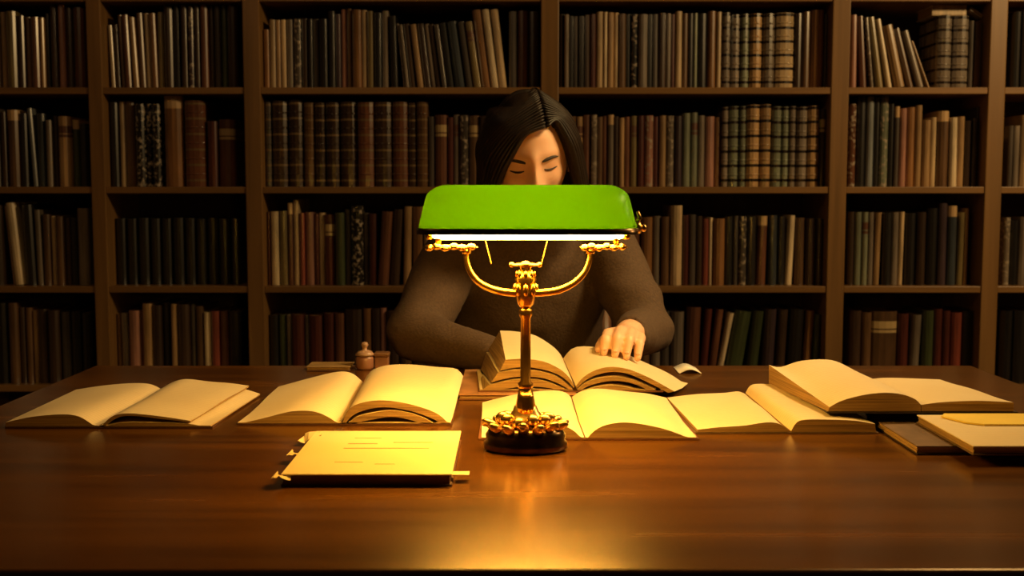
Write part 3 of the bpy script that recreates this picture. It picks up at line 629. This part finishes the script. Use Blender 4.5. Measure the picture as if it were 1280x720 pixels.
# 3: front closed book with torn tabs
Y3 = next(y / 1000 for y in range(1100, 1400) if at(640, 608, y / 1000).z <= DZ)
x30, x31 = xat(351, Y3, DZ), xat(565, Y3, DZ); h3 = zat(593, Y3) - DZ
Y3b = next(y / 1000 for y in range(1300, 1600) if at(640, 539, y / 1000).z <= DZ + h3)
k3 = closed('cream paper-covered book with torn tabs lying in front, left of lamp', (x30, x31, Y3, Y3b), DZ + .0003, h3, M_page_plain, M_cv_br, plain('dark_page_edges', (.16, .075, .03), .8, stretch=(1, 1, 20)))
L3 = Y3b - Y3; W3 = x31 - x30; zt = DZ + .0003 + h3 + .0001
def line(fx0, fx1, fy, th=.0022):
    x = fx0; mb = MB()
    while x < fx1:
        e = min(fx1, x + random.uniform(.02, .07)); mb.box((x30 + W3 * x, Y3 + L3 * fy, zt), (x30 + W3 * e, Y3 + L3 * fy + th, zt + .0002)); x = e
    mb.build('printed_line', M_ink, [c_ for c_ in k3.children if c_.name.startswith('cover')][0])
line(.30, .48, .80, .0015); line(.28, .47, .66, .0032); line(.57, .83, .69, .0032); line(.27, .82, .55, .0028); line(.27, .44, .24, .0014); line(.52, .64, .20, .0014)
for (u, v, s_) in ((374, 545, .020), (359, 567, .024), (340, 595, .026)):
    p = at(u, v, 1.3); zt_ = DZ + h3 * .85
    yy = next((y / 1000 for y in range(1150, 1500) if at(u, v, y / 1000).z <= zt_), 1.3)
    xx = xat(u, yy, zt_); mb = MB()
    xe = x30 + .012
    pts = []; nn = 7
    for i in range(nn + 1):
        t = i / nn; pts.append((xx + (xe - xx) * t, t))
    g0 = [Vector((x, yy - .009 + .002 * math.sin(7 * t + u), zt_ + .0035 * math.sin(4 * t + u) - (.004 if t < .3 else 0))) for x, t in pts]
    g1 = [Vector((x + .004 * math.cos(9 * t), yy + .011 + .0015 * math.sin(5 * t), zt_ + .003 * math.cos(5 * t + u))) for x, t in pts]
    for a in g0 + g1: a.z = max(a.z, DZ + .002)
    vs = g0 + g1 + [p_ + Vector((0, 0, .0007)) for p_ in g0 + g1]; m_ = nn + 1; fs = []
    for i in range(nn): fs += [(i, i + 1, m_ + i + 1, m_ + i), (2 * m_ + i, 3 * m_ + i, 3 * m_ + i + 1, 2 * m_ + i + 1), (i, 2 * m_ + i, 2 * m_ + i + 1, i + 1), (m_ + i, m_ + i + 1, 3 * m_ + i + 1, 3 * m_ + i)]
    fs += [(0, m_, 3 * m_, 2 * m_)]
    mb.add(vs, fs, 0, False); mb.build('paper_tab', M_page_plain, k3)
mb = MB(); yy = Y3 + .02; mb.box((x31 - .004, yy - .004, DZ + h3 * .6), (x31 + .018, yy + .012, DZ + h3 * .6 + .0008)); mb.build('paper_tab', M_page_plain, k3)

# ---------------------------------------------------------------- banker's lamp
LY = 1.375; LX = xat(657, LY, .9)
lamp = empty('desk_lamp', (LX, LY, DZ), "brass banker's lamp with a glowing green glass shade", 'lamp')
def lp(u, v, dy=0): p = at(u, v, LY); return Vector((p.x, LY + dy, p.z))
sq = .68
def sqz(mb_, f=sq):
    mb_.v = [(x, LY + (y - LY) * f, z) for x, y, z in mb_.v]
mb = MB(); mb.lathe([(.0, .0005), (.048, .0005), (.052, .003), (.052, .010), (.049, .013), (.050, .020), (.046, .026), (.040, .030), (.0, .031)], (LX, LY, DZ), 48); sqz(mb)
mb.build('base', M_bronze, lamp)
mb = MB(); random.seed(3)
for i in range(14):
    a = 2 * math.pi * i / 14 + .15; r = .042
    c = (LX + r * math.cos(a), LY + r * math.sin(a), DZ + .030 + random.uniform(-.002, .003))
    Mx = Matrix.Rotation(a, 4, 'Z') @ Matrix.Rotation(R(-28), 4, 'Y')
    mb.ball(c, (.0145, .0075, .006), 12, 0, Mx); mb.ball((LX + (r + .009) * math.cos(a), LY + (r + .009) * math.sin(a), DZ + .034), (.0045, .0045, .004), 8)
for i in range(10):
    a = 2 * math.pi * i / 10; r = .028
    mb.ball((LX + r * math.cos(a), LY + r * math.sin(a), DZ + .037 + random.uniform(-.001, .004)), (.010, .0085, .0085), 10, 0, Matrix.Rotation(a, 4, 'Z'))
mb.lathe([(.034, .026), (.030, .034), (.022, .042), (.016, .049), (.014, .055), (0.001, .058)], (LX, LY, DZ), 28)
sqz(mb, .74); mb.build('base_ornament', M_brass_dk, lamp)
zA = lp(657, 482).z - DZ; zB = lp(657, 386).z - DZ
mb = MB(); mb.lathe([(.0132, .046), (.0128, .054), (.0105, .066), (.0085, .076), (.0075, zA - .006), (.0095, zA - .002), (.0095, zA + .003), (.0065, zA + .006), (.0062, zB - .012), (.0085, zB - .008), (.0085, zB - .002), (.006, zB + .002)], (LX, LY, DZ), 24)
mb.build('stem', M_brass, lamp)
zh = lp(657, 367).z - DZ
mb = MB(); mb.lathe([(.005, zB), (.010, zB + .006), (.0125, zh - .004), (.0135, zh + .004), (.011, zh + .012), (.0135, zh + .018), (.010, zh + .024), (.007, zh + .028), (.009, zh + .034), (.0105, zh + .037), (.006, zh + .0385)], (LX, LY, DZ), 24)
for i in range(8):
    a = 2 * math.pi * i / 8; mb.ball((LX + .0125 * math.cos(a), LY + .0125 * math.sin(a), DZ + zh + .005), (.004, .004, .008), 8); mb.ball((LX + .010 * math.cos(a), LY + .010 * math.sin(a), DZ + zh + .023), (.003, .003, .006), 8)
mb.build('hub', M_brass, lamp)
p = lp(657, 331)
mb = MB(); mb.ball(p, (.0195, .0095, .0028), 24); mb.ball(p + Vector((0, 0, .0015)), (.006, .006, .0035), 12)
for s_ in (-1, 1): mb.ball(p + Vector((s_ * .017, 0, 0)), (.004, .005, .0035), 10)
mb.build('top_plate', M_brass, lamp)
for side, us in ((-1, [(583, 314), (583, 325), (588, 340), (600, 354), (620, 363), (640, 366), (652, 366)]), (1, [(738, 314), (737, 325), (731, 340), (717, 354), (697, 363), (675, 366), (662, 366)])):
    mb = MB(); mb.tube([lp(u, v) for u, v in us], [.0035, .0036, .0038, .0042, .0046, .0048, .0048], 14, sub=6); mb.build('arm', M_brass, lamp)
    u0, u1 = (529, 598) if side < 0 else (724, 785)
    a, b = lp(u0, 309), lp(u1, 309); c = (a + b) / 2; hl = (b.x - a.x) / 2
    mb = MB(); mb.ball(c, (hl, .009, .0030), 24)
    for t in (-.78, -.5, -.2, .12, .42, .75):
        mb.ball(c + Vector((t * hl, -.003, .001 * math.sin(9 * t))), (hl * .18, .008, .0044), 12)
    q = lp(583 if side < 0 else 738, 313); mb.lathe([(.0055, -.004), (.0065, 0), (.004, .004)], (q.x, LY, q.z), 14)
    pp = lp(548 if side < 0 else 770, 305); top = lp(548 if side < 0 else 770, 291)
    mb.tube([pp, (pp + top) / 2, top], [.003, .0045, .003], 10); mb.build('bracket', M_brass, lamp)
# chains
for (ua, va, ub, vb) in ((606, 297, 614, 329), (685, 297, 677, 329)):
    mb = MB(); a, b = lp(ua, va, -.004), lp(ub, vb, -.004)
    for i in range(17): mb.ball(a.lerp(b, i / 16), .0009, 6)
    mb.tube([a, b], .00035, 6); mb.build('pull_chain', M_brass, lamp)
# light thrown down out of the shade
ld = bpy.data.lights.new('lamp_light', 'AREA'); ld.shape = 'RECTANGLE'; ld.size = .23; ld.size_y = .09; ld.energy = LAMP_POWER; ld.color = TUBE_COLOUR[:3]
lo = bpy.data.objects.new('lamp_light', ld); COL.objects.link(lo); lo.location = (at(659, 260, LY).x, LY, at(640, 289, LY).z - .001)
# glowing tube
m, nt, b = newmat('glowing_tube'); b.inputs['Emission Color'].default_value = TUBE_COLOUR; b.inputs['Emission Strength'].default_value = TUBE_STRENGTH
a, b2 = lp(541, 294), lp(779, 294)
mb = MB(); mb.tube([a, a + Vector((.006, 0, 0)), b2 - Vector((.006, 0, 0)), b2], [.003, .0056, .0056, .003], 18); tb = mb.build('light_tube', m, lamp)
mb = MB()
for q, s_ in ((a, -1), (b2, 1)):
    mb = MB(); mb.tube([q - Vector((-.001 * s_, 0, 0)), q + Vector((.008 * s_, 0, 0))], .0055, 14); mb.build('tube_socket', M_brass, tb)
# shade: rounded half-barrel shell, closed ends
mg, nt, bs = newmat('green_glass')
for nn_ in list(nt.nodes): nt.nodes.remove(nn_)
out = N(nt, 'ShaderNodeOutputMaterial'); df = N(nt, 'ShaderNodeBsdfDiffuse'); tr = N(nt, 'ShaderNodeBsdfTranslucent'); gl = N(nt, 'ShaderNodeBsdfGlossy')
df.inputs[0].default_value = (.03, .14, .004, 1); tr.inputs[0].default_value = (.20, .40, .001, 1); gl.inputs['Roughness'].default_value = .3
m1 = N(nt, 'ShaderNodeMixShader'); m1.inputs[0].default_value = .72; nt.links.new(df.outputs[0], m1.inputs[1]); nt.links.new(tr.outputs[0], m1.inputs[2])
fr = N(nt, 'ShaderNodeFresnel'); fr.inputs[0].default_value = 1.45; m2 = N(nt, 'ShaderNodeMixShader')
fm = N(nt, 'ShaderNodeMath', operation='MULTIPLY'); fm.inputs[1].default_value = .15; nt.links.new(fr.outputs[0], fm.inputs[0]); nt.links.new(fm.outputs[0], m2.inputs[0]); nt.links.new(m1.outputs[0], m2.inputs[1]); nt.links.new(gl.outputs[0], m2.inputs[2]); nt.links.new(m2.outputs[0], out.inputs[0])
SCX = at(659, 260, LY).x; zr = at(640, 289, LY - .068).z; ztp = at(640, 231.5, LY).z; HS = ztp - zr
def ring(hx, hy, z, ex=6, n_=72):
    r_ = []
    for j in range(n_):
        a_ = 2 * math.pi * j / n_; c_, s_ = math.cos(a_), math.sin(a_)
        r_.append(Vector((SCX + hx * math.copysign(abs(c_) ** (2 / ex), c_), LY + hy * math.copysign(abs(s_) ** (2 / 4), s_), z)))
    return r_
prof = []
for i in range(15):
    t = i / 14; ang = t * math.pi / 2
    hy = .068 * max(math.cos(ang), .02) ** .8; z = zr + HS * math.sin(ang) ** .95
    hx = .132 - .013 * math.sin(ang) - .016 * max(0, (math.sin(ang) - .72) / .28) ** 2.4
    prof.append((hx, hy, z))
mb = MB(); outer = [ring(*q) for q in prof]
mb.rings(outer, 0, False); b0 = len(mb.v)
mb.add(outer[-1], [tuple(range(72))], 0, True)
o = mb.build('shade', mg, lamp)
so = o.modifiers.new('solid', 'SOLIDIFY'); so.thickness = .0008; so.offset = 0
mb = MB(); r1 = ring(.1340, .0705, zr - .0045); r2 = ring(.1340, .0705, zr + .0025); r3 = ring(.130, .066, zr + .0025); r4 = ring(.130, .066, zr - .0045)
mb.rings([r1, r2, r3, r4, r1], 0, False); mb.build('shade_rim', M_bronze, o)
mb = MB(); q = Vector((SCX + .134, LY - .01, zr + .002))
mb.tube([q + Vector((-.002, 0, 0)), q + Vector((.004, 0, 0))], [.008, .007], 16); mb.tube([q + Vector((.004, 0, 0)), q + Vector((.008, 0, 0)), q + Vector((.011, 0, 0))], [.003, .005, .003], 12)
mb.tube([q + Vector((-.003, 0, .004)), q + Vector((.003, 0, .012)), q + Vector((.0, 0, .02))], [.002, .003, .002], 10)
mb.build('shade_knob', M_brass_dk, o)

# ---------------------------------------------------------------- reader
HX, HY, HZ = xat(662, 2.15, 1.14), 2.16, zat(195, 2.15)
person = empty('person', (HX, 2.42, 0), 'person in a brown-grey sweater bent over the books, dark chin-length hair', 'person')
HM = Matrix.Translation((HX, HY, HZ)) @ Matrix.Rotation(R(5), 4, 'Z') @ Matrix.Rotation(R(17), 4, 'X') @ Matrix.Rotation(R(-6), 4, 'Y')
def G(x, s): return math.exp(-(x / s) ** 2)
def headpt(d):
    x, y, z = d
    rx, ry, rz = .074, .095, .116
    p = Vector((x * rx, y * ry, z * rz))
    if z < 0:
        k_ = 1 - .26 * min(1, -z) ** 1.4; p.x *= k_; p.z *= .94
        if y > 0: p.y *= 1 - .35 * (-z)
    front = max(0, -y)
    if front > 0:
        X, Z = p.x, p.z; dy = 0
        dy += .004 * G(Z - .022, .012) * G(abs(X) - .028, .03)                 # brow ridge
        dy -= .011 * G(Z - .000, .016) * G(abs(X) - .032, .019)                # sockets
        dy += .0065 * G(Z - .002, .010) * G(abs(X) - .032, .014)               # lids
        dy += .009 * G(X, .010) * G(Z - .010, .022)                            # bridge
        dy += .021 * G(X, .0115) * G(Z + .030, .015) + .010 * G(X, .010) * G(Z + .012, .016)   # nose tip
        dy += .008 * G(abs(X) - .013, .007) * G(Z + .036, .008)                # wings
        dy += .005 * G(abs(X) - .044, .02) * G(Z + .025, .022)                 # cheeks
        dy += .007 * G(X, .022) * G(Z + .064, .006) + .006 * G(X, .020) * G(Z + .075, .006) - .004 * G(X, .02) * G(Z + .0695, .0025)
        dy += .009 * G(X, .022) * G(Z + .100, .014)                            # chin
        p.y -= dy * min(1, front * 2.2)
    return p
def surf(X, Z, off=0):
    """point on the front of the face at local x,z"""
    d = Vector((X / .074, -1, Z / .116)).normalized()
    for _ in range(12):
        p = headpt(d); d = Vector((d.x + (X - p.x) / .074 * .8, d.y, d.z + (Z - p.z) / .116 * .8)).normalized()
    p = headpt(d); return HM @ (p + Vector((0, -off, 0)))
mb = MB(); n1, n2 = 90, 120; g = []
for i in range(n1 + 1):
    a = -math.pi / 2 + math.pi * i / n1; ca = max(math.cos(a), .002)
    g.append([HM @ headpt(Vector((ca * math.cos(2 * math.pi * j / n2), ca * math.sin(2 * math.pi * j / n2), math.sin(a)))) for j in range(n2)])
mb.rings(g)
for s_ in (-1, 1):   # ears
    mb.ball(HM @ Vector((s_ * .074, .008, -.012)), (.010, .018, .030), 14, 0, HM.to_3x3().to_4x4())
ncb = Vector((HX + .003, 2.25, .985))
mb.tube([HM @ Vector((0, .03, -.06)), Vector((HX, 2.225, 1.03)), ncb, Vector((HX, 2.28, .93))], [.054, .048, .048, .05], 20, sub=3)
def ellst(mb_, st, n_=32):
    mb_.rings([[Vector((c[0] + rx * math.cos(2 * math.pi * j / n_), c[1] + ry * math.sin(2 * math.pi * j / n_), c[2])) for j in range(n_)] for c, rx, ry in st])
SHL, SHR = Vector((HX - .138, 2.275, .962)), Vector((HX + .152, 2.275, .965))
ELL, ELR = Vector((-.185, 2.075, .806)), Vector((.262, 2.135, .805))
WRL, WRR = Vector((-.050, 1.990, .782)), Vector((.205, 1.972, .818))
ellst(mb, [((HX, 2.29, .96), .09, .06), ((HX, 2.295, .92), .14, .085), ((HX, 2.31, .80), .13, .09), ((HX, 2.36, .65), .12, .09), ((HX, 2.41, .52), .135, .10), ((HX, 2.42, .48), .12, .09)])
for sh, el, wr in ((SHL, ELL, WRL), (SHR, ELR, WRR)):
    mb.tube([sh, sh.lerp(el, .5), el], [.05, .042, .036], 16, sub=4); mb.tube([el, el.lerp(wr, .4), wr], [.036, .035, .025], 16, sub=4); mb.ball(el, .036); mb.ball(sh, .05)
HIP = [Vector((HX + s_ * .085, 2.40, .525)) for s_ in (-1, 1)]; KNE = [Vector((HX + s_ * .13, 2.00, .515)) for s_ in (-1, 1)]; ANK = [Vector((HX + s_ * .13, 2.04, .10)) for s_ in (-1, 1)]
for h_, k_, a_ in zip(HIP, KNE, ANK):
    mb.tube([h_, h_.lerp(k_, .5), k_], [.075, .065, .05], 16, sub=3); mb.ball(k_, .05); mb.tube([k_, k_.lerp(a_, .35), a_, a_ - Vector((0, 0, .04))], [.05, .05, .033, .032], 16, sub=3)
# hand on the page (fingers towards the camera, thumb on the inner side)
def hand(mb_, wr, kn, tips, thumb, palm_r=.0135):
    n_ = len(kn)
    for kpt, tp in zip(kn, tips):
        mb_.tube([wr.lerp(kpt, .12), wr.lerp(kpt, .6), kpt], [.017, palm_r, .0108], 12, sub=4)
        mid, end, r_ = tp
        mb_.tube([kpt, kpt.lerp(mid, .5) + Vector((0, 0, .001)), mid, mid.lerp(end, .5), end], [.0102, .0088, .0090, .0078, .0062], 12, sub=4)
        mb_.ball(kpt, .0108); mb_.ball(end, .0063)
    mb_.tube([wr.lerp(thumb[0], .2), thumb[0], thumb[1], thumb[2]], [.016, .0145, .0100, .0072], 12, sub=4); mb_.ball(thumb[2], .0072)
    mb_.ball(wr, .024)
KN = [at(760, 418, 1.895), at(775, 414.5, 1.892), at(788, 417, 1.895), at(800, 423, 1.902)]
MID = [at(757, 425, 1.862), at(771.5, 423, 1.857), at(786, 425, 1.860), at(799, 430, 1.872)]
END = [at(754.5, 442, 1.846), at(768.5, 445, 1.838), at(783, 447, 1.840), at(797, 448, 1.852)]
hand(mb, WRR, KN, list(zip(MID, END, [0] * 4)), [at(762, 424, 1.925), at(752, 431, 1.89), at(748.5, 437, 1.868)])
# resting hand behind the tall book
KN2 = [Vector((0.015, 1.962, .786)), Vector((0.017, 1.985, .788)), Vector((0.013, 2.003, .786)), Vector((0.005, 2.018, .780))]
MD2 = [p_ + Vector((.030, -.004, .002)) for p_ in KN2]; EN2 = [p_ + Vector((.050, -.006, -.022)) for p_ in KN2]
for e in EN2: e.z = max(e.z, DZ + .008)
hand(mb, WRL, KN2, list(zip(MD2, EN2, [0] * 4)), [Vector((-.020, 1.965, .776)), Vector((0.005, 1.953, .768)), Vector((0.027, 1.950, .762))])
body = remeshed(mb, 'body', M_skin, .0031, person, 2)
# eyes, brows, lips
mb = MB()
for s_ in (-1, 1):
    pts = [surf(s_ * .0155, .0130, .0006), surf(s_ * .024, .0155, .0008), surf(s_ * .036, .0175, .0008), surf(s_ * .047, .0150, .0006)]
    m_ = MB(); m_.tube(pts, [.0017, .0032, .0029, .0011], 10, sub=5); m_.build('eyebrow', M_brow, person)
for s_ in (-1, 1):
    m_ = MB(); m_.tube([surf(s_ * .019, -.0030, .0004), surf(s_ * .026, -.0055, .0006), surf(s_ * .034, -.0060, .0006), surf(s_ * .044, -.0035, .0004)], [.0009, .0019, .0021, .0009], 8, sub=6); m_.build('eyelashes', M_brow, person)
m_ = MB()
for dz, rr in ((-.0645, .0032), (-.0745, .004)):
    m_.tube([surf(-.022, -.0695, -.001), surf(-.010, dz, -.0005), surf(0, dz, -.0003), surf(.010, dz, -.0005), surf(.022, -.0695, -.001)], [.001, rr, rr, rr, .001], 10, sub=5)
m_.build('lips', M_lip, person)
# nails
m_ = MB()
for a_, b_ in list(zip(MID, END)) + list(zip(MD2, EN2)):
    d_ = (b_ - a_).normalized(); m_.ball(b_.lerp(a_, .12) + Vector((0, -.0035, .0045)), (.0042, .0028, .0030), 10)
m_.build('fingernails', plain('nail', (.68, .42, .28), .3, var=.03), person)

# hair: cap plus combed locks from a part right of the middle
random.seed(11)
mb = MB(); g = []; hn1, hn2 = 48, 80
def hairline(a_, z_):   # face opening in head space
    return False
cap = []
for i in range(hn1 + 1):
    t = i / hn1; el = math.pi / 2 - t * math.pi * .62
    row = []
    for j in range(hn2):
        az = 2 * math.pi * j / hn2; d = Vector((math.cos(el) * math.sin(az), -math.cos(el) * math.cos(az), math.sin(el)))
        p_ = headpt(d); fr_ = max(0, math.cos(az)) if el < 1.2 else 0
        thick = 1.08 if d.y > 0 else 1.05
        lim = .072 + (.004 if abs(d.x) < .3 else -.0)
        if d.y < -.15 and p_.z < lim - .10 * max(0, abs(d.x) - .5):
            thick = .93
        row.append(HM @ (p_ * thick + Vector((0, 0, .003 if thick > 1 else 0))))
    cap.append(row)
mb.rings(cap)
def ell(az, zf, gr=1.0):
    """point on the hair volume: az 0 = front, negative = viewer left; zf -1..1"""
    rx, ry = .093 * gr, .108 * gr
    c_ = math.sqrt(max(0, 1 - zf * zf)) if zf > 0 else 1 + .10 * min(1, -zf)
    return Vector((rx * c_ * math.sin(az), -ry * c_ * math.cos(az) + .004, .128 * zf))
def lock(pts, r_, fl=.45):
    mb.tube([HM @ p_ for p_ in pts], r_, 8, sub=5, flat=fl)
for s_ in (-1, 1):
    for layer in range(3):
        for i in range(30):
            t = (i + random.uniform(-.12, .12)) / 29; gr = .97 + .03 * layer + random.uniform(-.008, .008)
            ph = R(53) - R(95) * t; part = Vector((.027 - .012 * t + .001 * random.uniform(-1, 1) + s_ * .001, -.101 * math.sin(ph), .124 * math.cos(ph))) * (.985 + .02 * layer)
            az0 = (R(36) if s_ < 0 else R(50)) + (math.pi - (R(36) if s_ < 0 else R(50))) * t
            if s_ < 0:
                # swept over the forehead on the viewer's left
                q1 = ell(-R(8 + 104 * t), .52 + .14 * min(1, t * 3), gr); q2 = ell(-R(27 + 148 * t), .22 + .08 * t, gr); q3 = ell(-R(43 + 136 * t), -.14 + .09 * t, gr); q4 = ell(-R(54 + 126 * t), -.55, gr * 1.02); q5 = ell(-R(52 + 126 * t), -1.05 + random.uniform(-.05, .05), gr * .97)
            else:
                q1 = ell(az0 * .80, .62, gr * .97); q2 = ell(az0, .28, gr * .97); q3 = ell(az0 + R(5) * (1 - t), -.05, gr); q4 = ell(az0 + R(6) * (1 - t), -.55, gr * 1.03); q5 = ell(az0 + R(2), -1.05 + random.uniform(-.05, .05), gr * 1.0)
            lock([part, q1, q2, q3, q4, q5], [.0045, .010, .0115, .011, .0095, .003])
mb.build('hair', M_hair, person)

# sweater
mb = MB()
ellst(mb, [((HX + .002, 2.245, 1.008), .062, .058), ((HX, 2.262, .99), .095, .066), ((HX, 2.275, .97), .135, .078), ((HX, 2.285, .93), .162, .098), ((HX, 2.29, .87), .168, .112), ((HX, 2.30, .80), .155, .115), ((HX, 2.33, .70), .150, .115), ((HX, 2.37, .60), .156, .120), ((HX, 2.40, .51), .165, .130), ((HX, 2.405, .485), .158, .122)])
for sh, el, wr in ((SHL, ELL, WRL), (SHR, ELR, WRR)):
    mb.ball(sh, .064); mb.tube([sh, sh.lerp(el, .35) + Vector((math.copysign(.003, sh.x), 0, 0)), sh.lerp(el, .75), el], [.064, .061, .056, .050], 20, sub=5); mb.ball(el, .0495)
    mb.tube([el, el.lerp(wr, .45) + Vector((0, 0, .002)), wr.lerp(el, .1 if wr is WRR else -.2)], [.050, .043, .032], 20, sub=5)
def folds(c):
    a = noise.noise(Vector((c.x * 9, c.y * 9, c.z * 26))) * .0045 + noise.noise(Vector((c.x * 30, c.y * 30, c.z * 30))) * .0012
    near = min((c - ELL).length, (c - ELR).length)
    return a * (1.5 if near < .12 else .9)
sweater = remeshed(mb, 'sweater', M_knit, .006, person, 4, folds)
for v_ in sweater.data.vertices:   # nothing sinks into the desk top
    wy = v_.co.y + person.location.y
    if wy < DY1 + .01 and v_.co.z < DZ + .002: v_.co.z = DZ + .002
mb = MB()
ellst(mb, [((HX, 2.40, .565), .168, .13), ((HX, 2.40, .52), .175, .14), ((HX, 2.41, .475), .165, .14), ((HX, 2.41, .463), .14, .12)])
for h_, k_, a_ in zip(HIP, KNE, ANK):
    mb.tube([h_, h_.lerp(k_, .5), k_], [.092, .084, .066], 18, sub=3); mb.ball(k_, .066); mb.tube([k_, k_.lerp(a_, .35), a_ + Vector((0, 0, .01))], [.066, .064, .055], 18, sub=3)
remeshed(mb, 'trousers', M_trous, .012, person, 4)
for a_ in ANK:
    mb = MB(); y_ = a_.y
    mb.rings([[Vector((a_.x + rx * math.cos(2 * math.pi * j / 20), yy_ + .0, max(.0, zc_ + rz * math.sin(2 * math.pi * j / 20)))) for j in range(20)] for yy_, rx, rz, zc_ in
              ((y_ + .065, .02, .02, .035), (y_ + .055, .036, .045, .05), (y_, .040, .055, .06), (y_ - .07, .044, .04, .042), (y_ - .14, .046, .030, .032), (y_ - .19, .034, .022, .024), (y_ - .205, .012, .010, .018))])
    mb.build('shoe', M_shoe, person)

# chair
chair = empty('wooden_chair', (HX, 2.45, 0), 'plain wooden chair the reader is sitting on, mostly hidden', 'chair')
mb = MB(); mb.box((HX - .21, 2.19, .41), (HX + .21, 2.62, .45)); bevel(mb.build('seat', M_chair, chair), .012, 3)
for sx in (-1, 1):
    mb = MB(); mb.tube([(HX + sx * .18, 2.22, .41), (HX + sx * .19, 2.20, 0)], [.02, .016], 12); mb.build('leg', M_chair, chair)
    mb = MB(); mb.tube([(HX + sx * .18, 2.60, .41), (HX + sx * .19, 2.63, 0)], [.02, .016], 12); mb.build('leg', M_chair, chair)
    mb = MB(); mb.tube([(HX + sx * .185, 2.595, .44), (HX + sx * .185, 2.66, .87)], [.017, .015], 12); mb.build('back_post', M_chair, chair)
mb = MB(); mb.box((HX - .195, 2.645, .80), (HX + .195, 2.668, .88)); bevel(mb.build('back_rail', M_chair, chair), .008, 3)
for x in (-.11, -.055, 0, .055, .11):
    mb = MB(); mb.tube([(HX + x, 2.605, .45), (HX + x, 2.655, .81)], .008, 10); mb.build('spindle', M_chair, chair)

# ---------------------------------------------------------------- small things at the far edge of the desk
Yj = 2.01
def pj(u, v): return at(u, v, Yj)
c = pj(456, 450); c.z = DZ
k = empty('lidded_pot', c, 'small rose-brown lidded pot on the far edge of the desk beside the elbow', 'pot')
mb = MB(); mb.lathe([(.0, .0005), (.014, .0005), (.0165, .004), (.0165, .020), (.014, .025), (.0, .0255)], c, 28); mb.build('pot_body', M_rose, k)
mb = MB(); mb.lathe([(.0, .0256), (.0165, .0256), (.017, .028), (.012, .033), (.004, .036), (.0045, .040), (.007, .044), (.005, .049), (.001, .050)], c, 28); mb.build('lid', M_pale, k)
c = Vector((xat(477, Yj, DZ), Yj + .01, DZ))
k = empty('trinket_box', c, 'tiny reddish wooden box standing right of the lidded pot', 'box')
mb = MB(); mb.box((c.x - .0125, c.y - .012, DZ + .0004), (c.x + .0125, c.y + .012, DZ + .022)); bevel(mb.build('box_body', M_rose, k), .002)
mb = MB(); mb.box((c.x - .014, c.y - .0135, DZ + .0222), (c.x + .014, c.y + .0135, DZ + .030)); bevel(mb.build('box_lid', M_chair, k), .003, 3)
closed('slim olive-brown booklet lying flat on the far desk edge left of the pot', (xat(383, 1.99, DZ), xat(438, 1.99, DZ), 1.985, 2.045), DZ + .0003, .008, plain('booklet_cover', (.26, .15, .05), .6), M_cv_br, name='booklet')
# curled white paper by the right elbow
mb = MB(); g = []
x0_, x1_ = xat(836, 2.0, DZ) + .012, xat(862, 2.0, DZ) + .014
for j in range(2):
    for i in range(13):
        t = i / 12; g.append(Vector((x0_ + (x1_ - x0_) * t, 1.955 + j * .07, DZ + .0008 + .007 * math.sin(math.pi * t) ** 1.3)))
vs = g + [p_ + Vector((0, 0, .0008)) for p_ in g]; fs = []
for i in range(12): fs += [(i, i + 1, 14 + i, 13 + i), (26 + i, 39 + i, 40 + i, 27 + i), (i, 26 + i, 27 + i, i + 1), (13 + i, 14 + i, 40 + i, 39 + i)]
mb.add(vs, fs, 0, True)
tag(mb.build('paper_sheet', M_paperw, loc=(x0_, 1.955, DZ)), "small curled white paper on the desk beside the reader's right-side elbow", 'paper')
print('BOOKS', nbook)
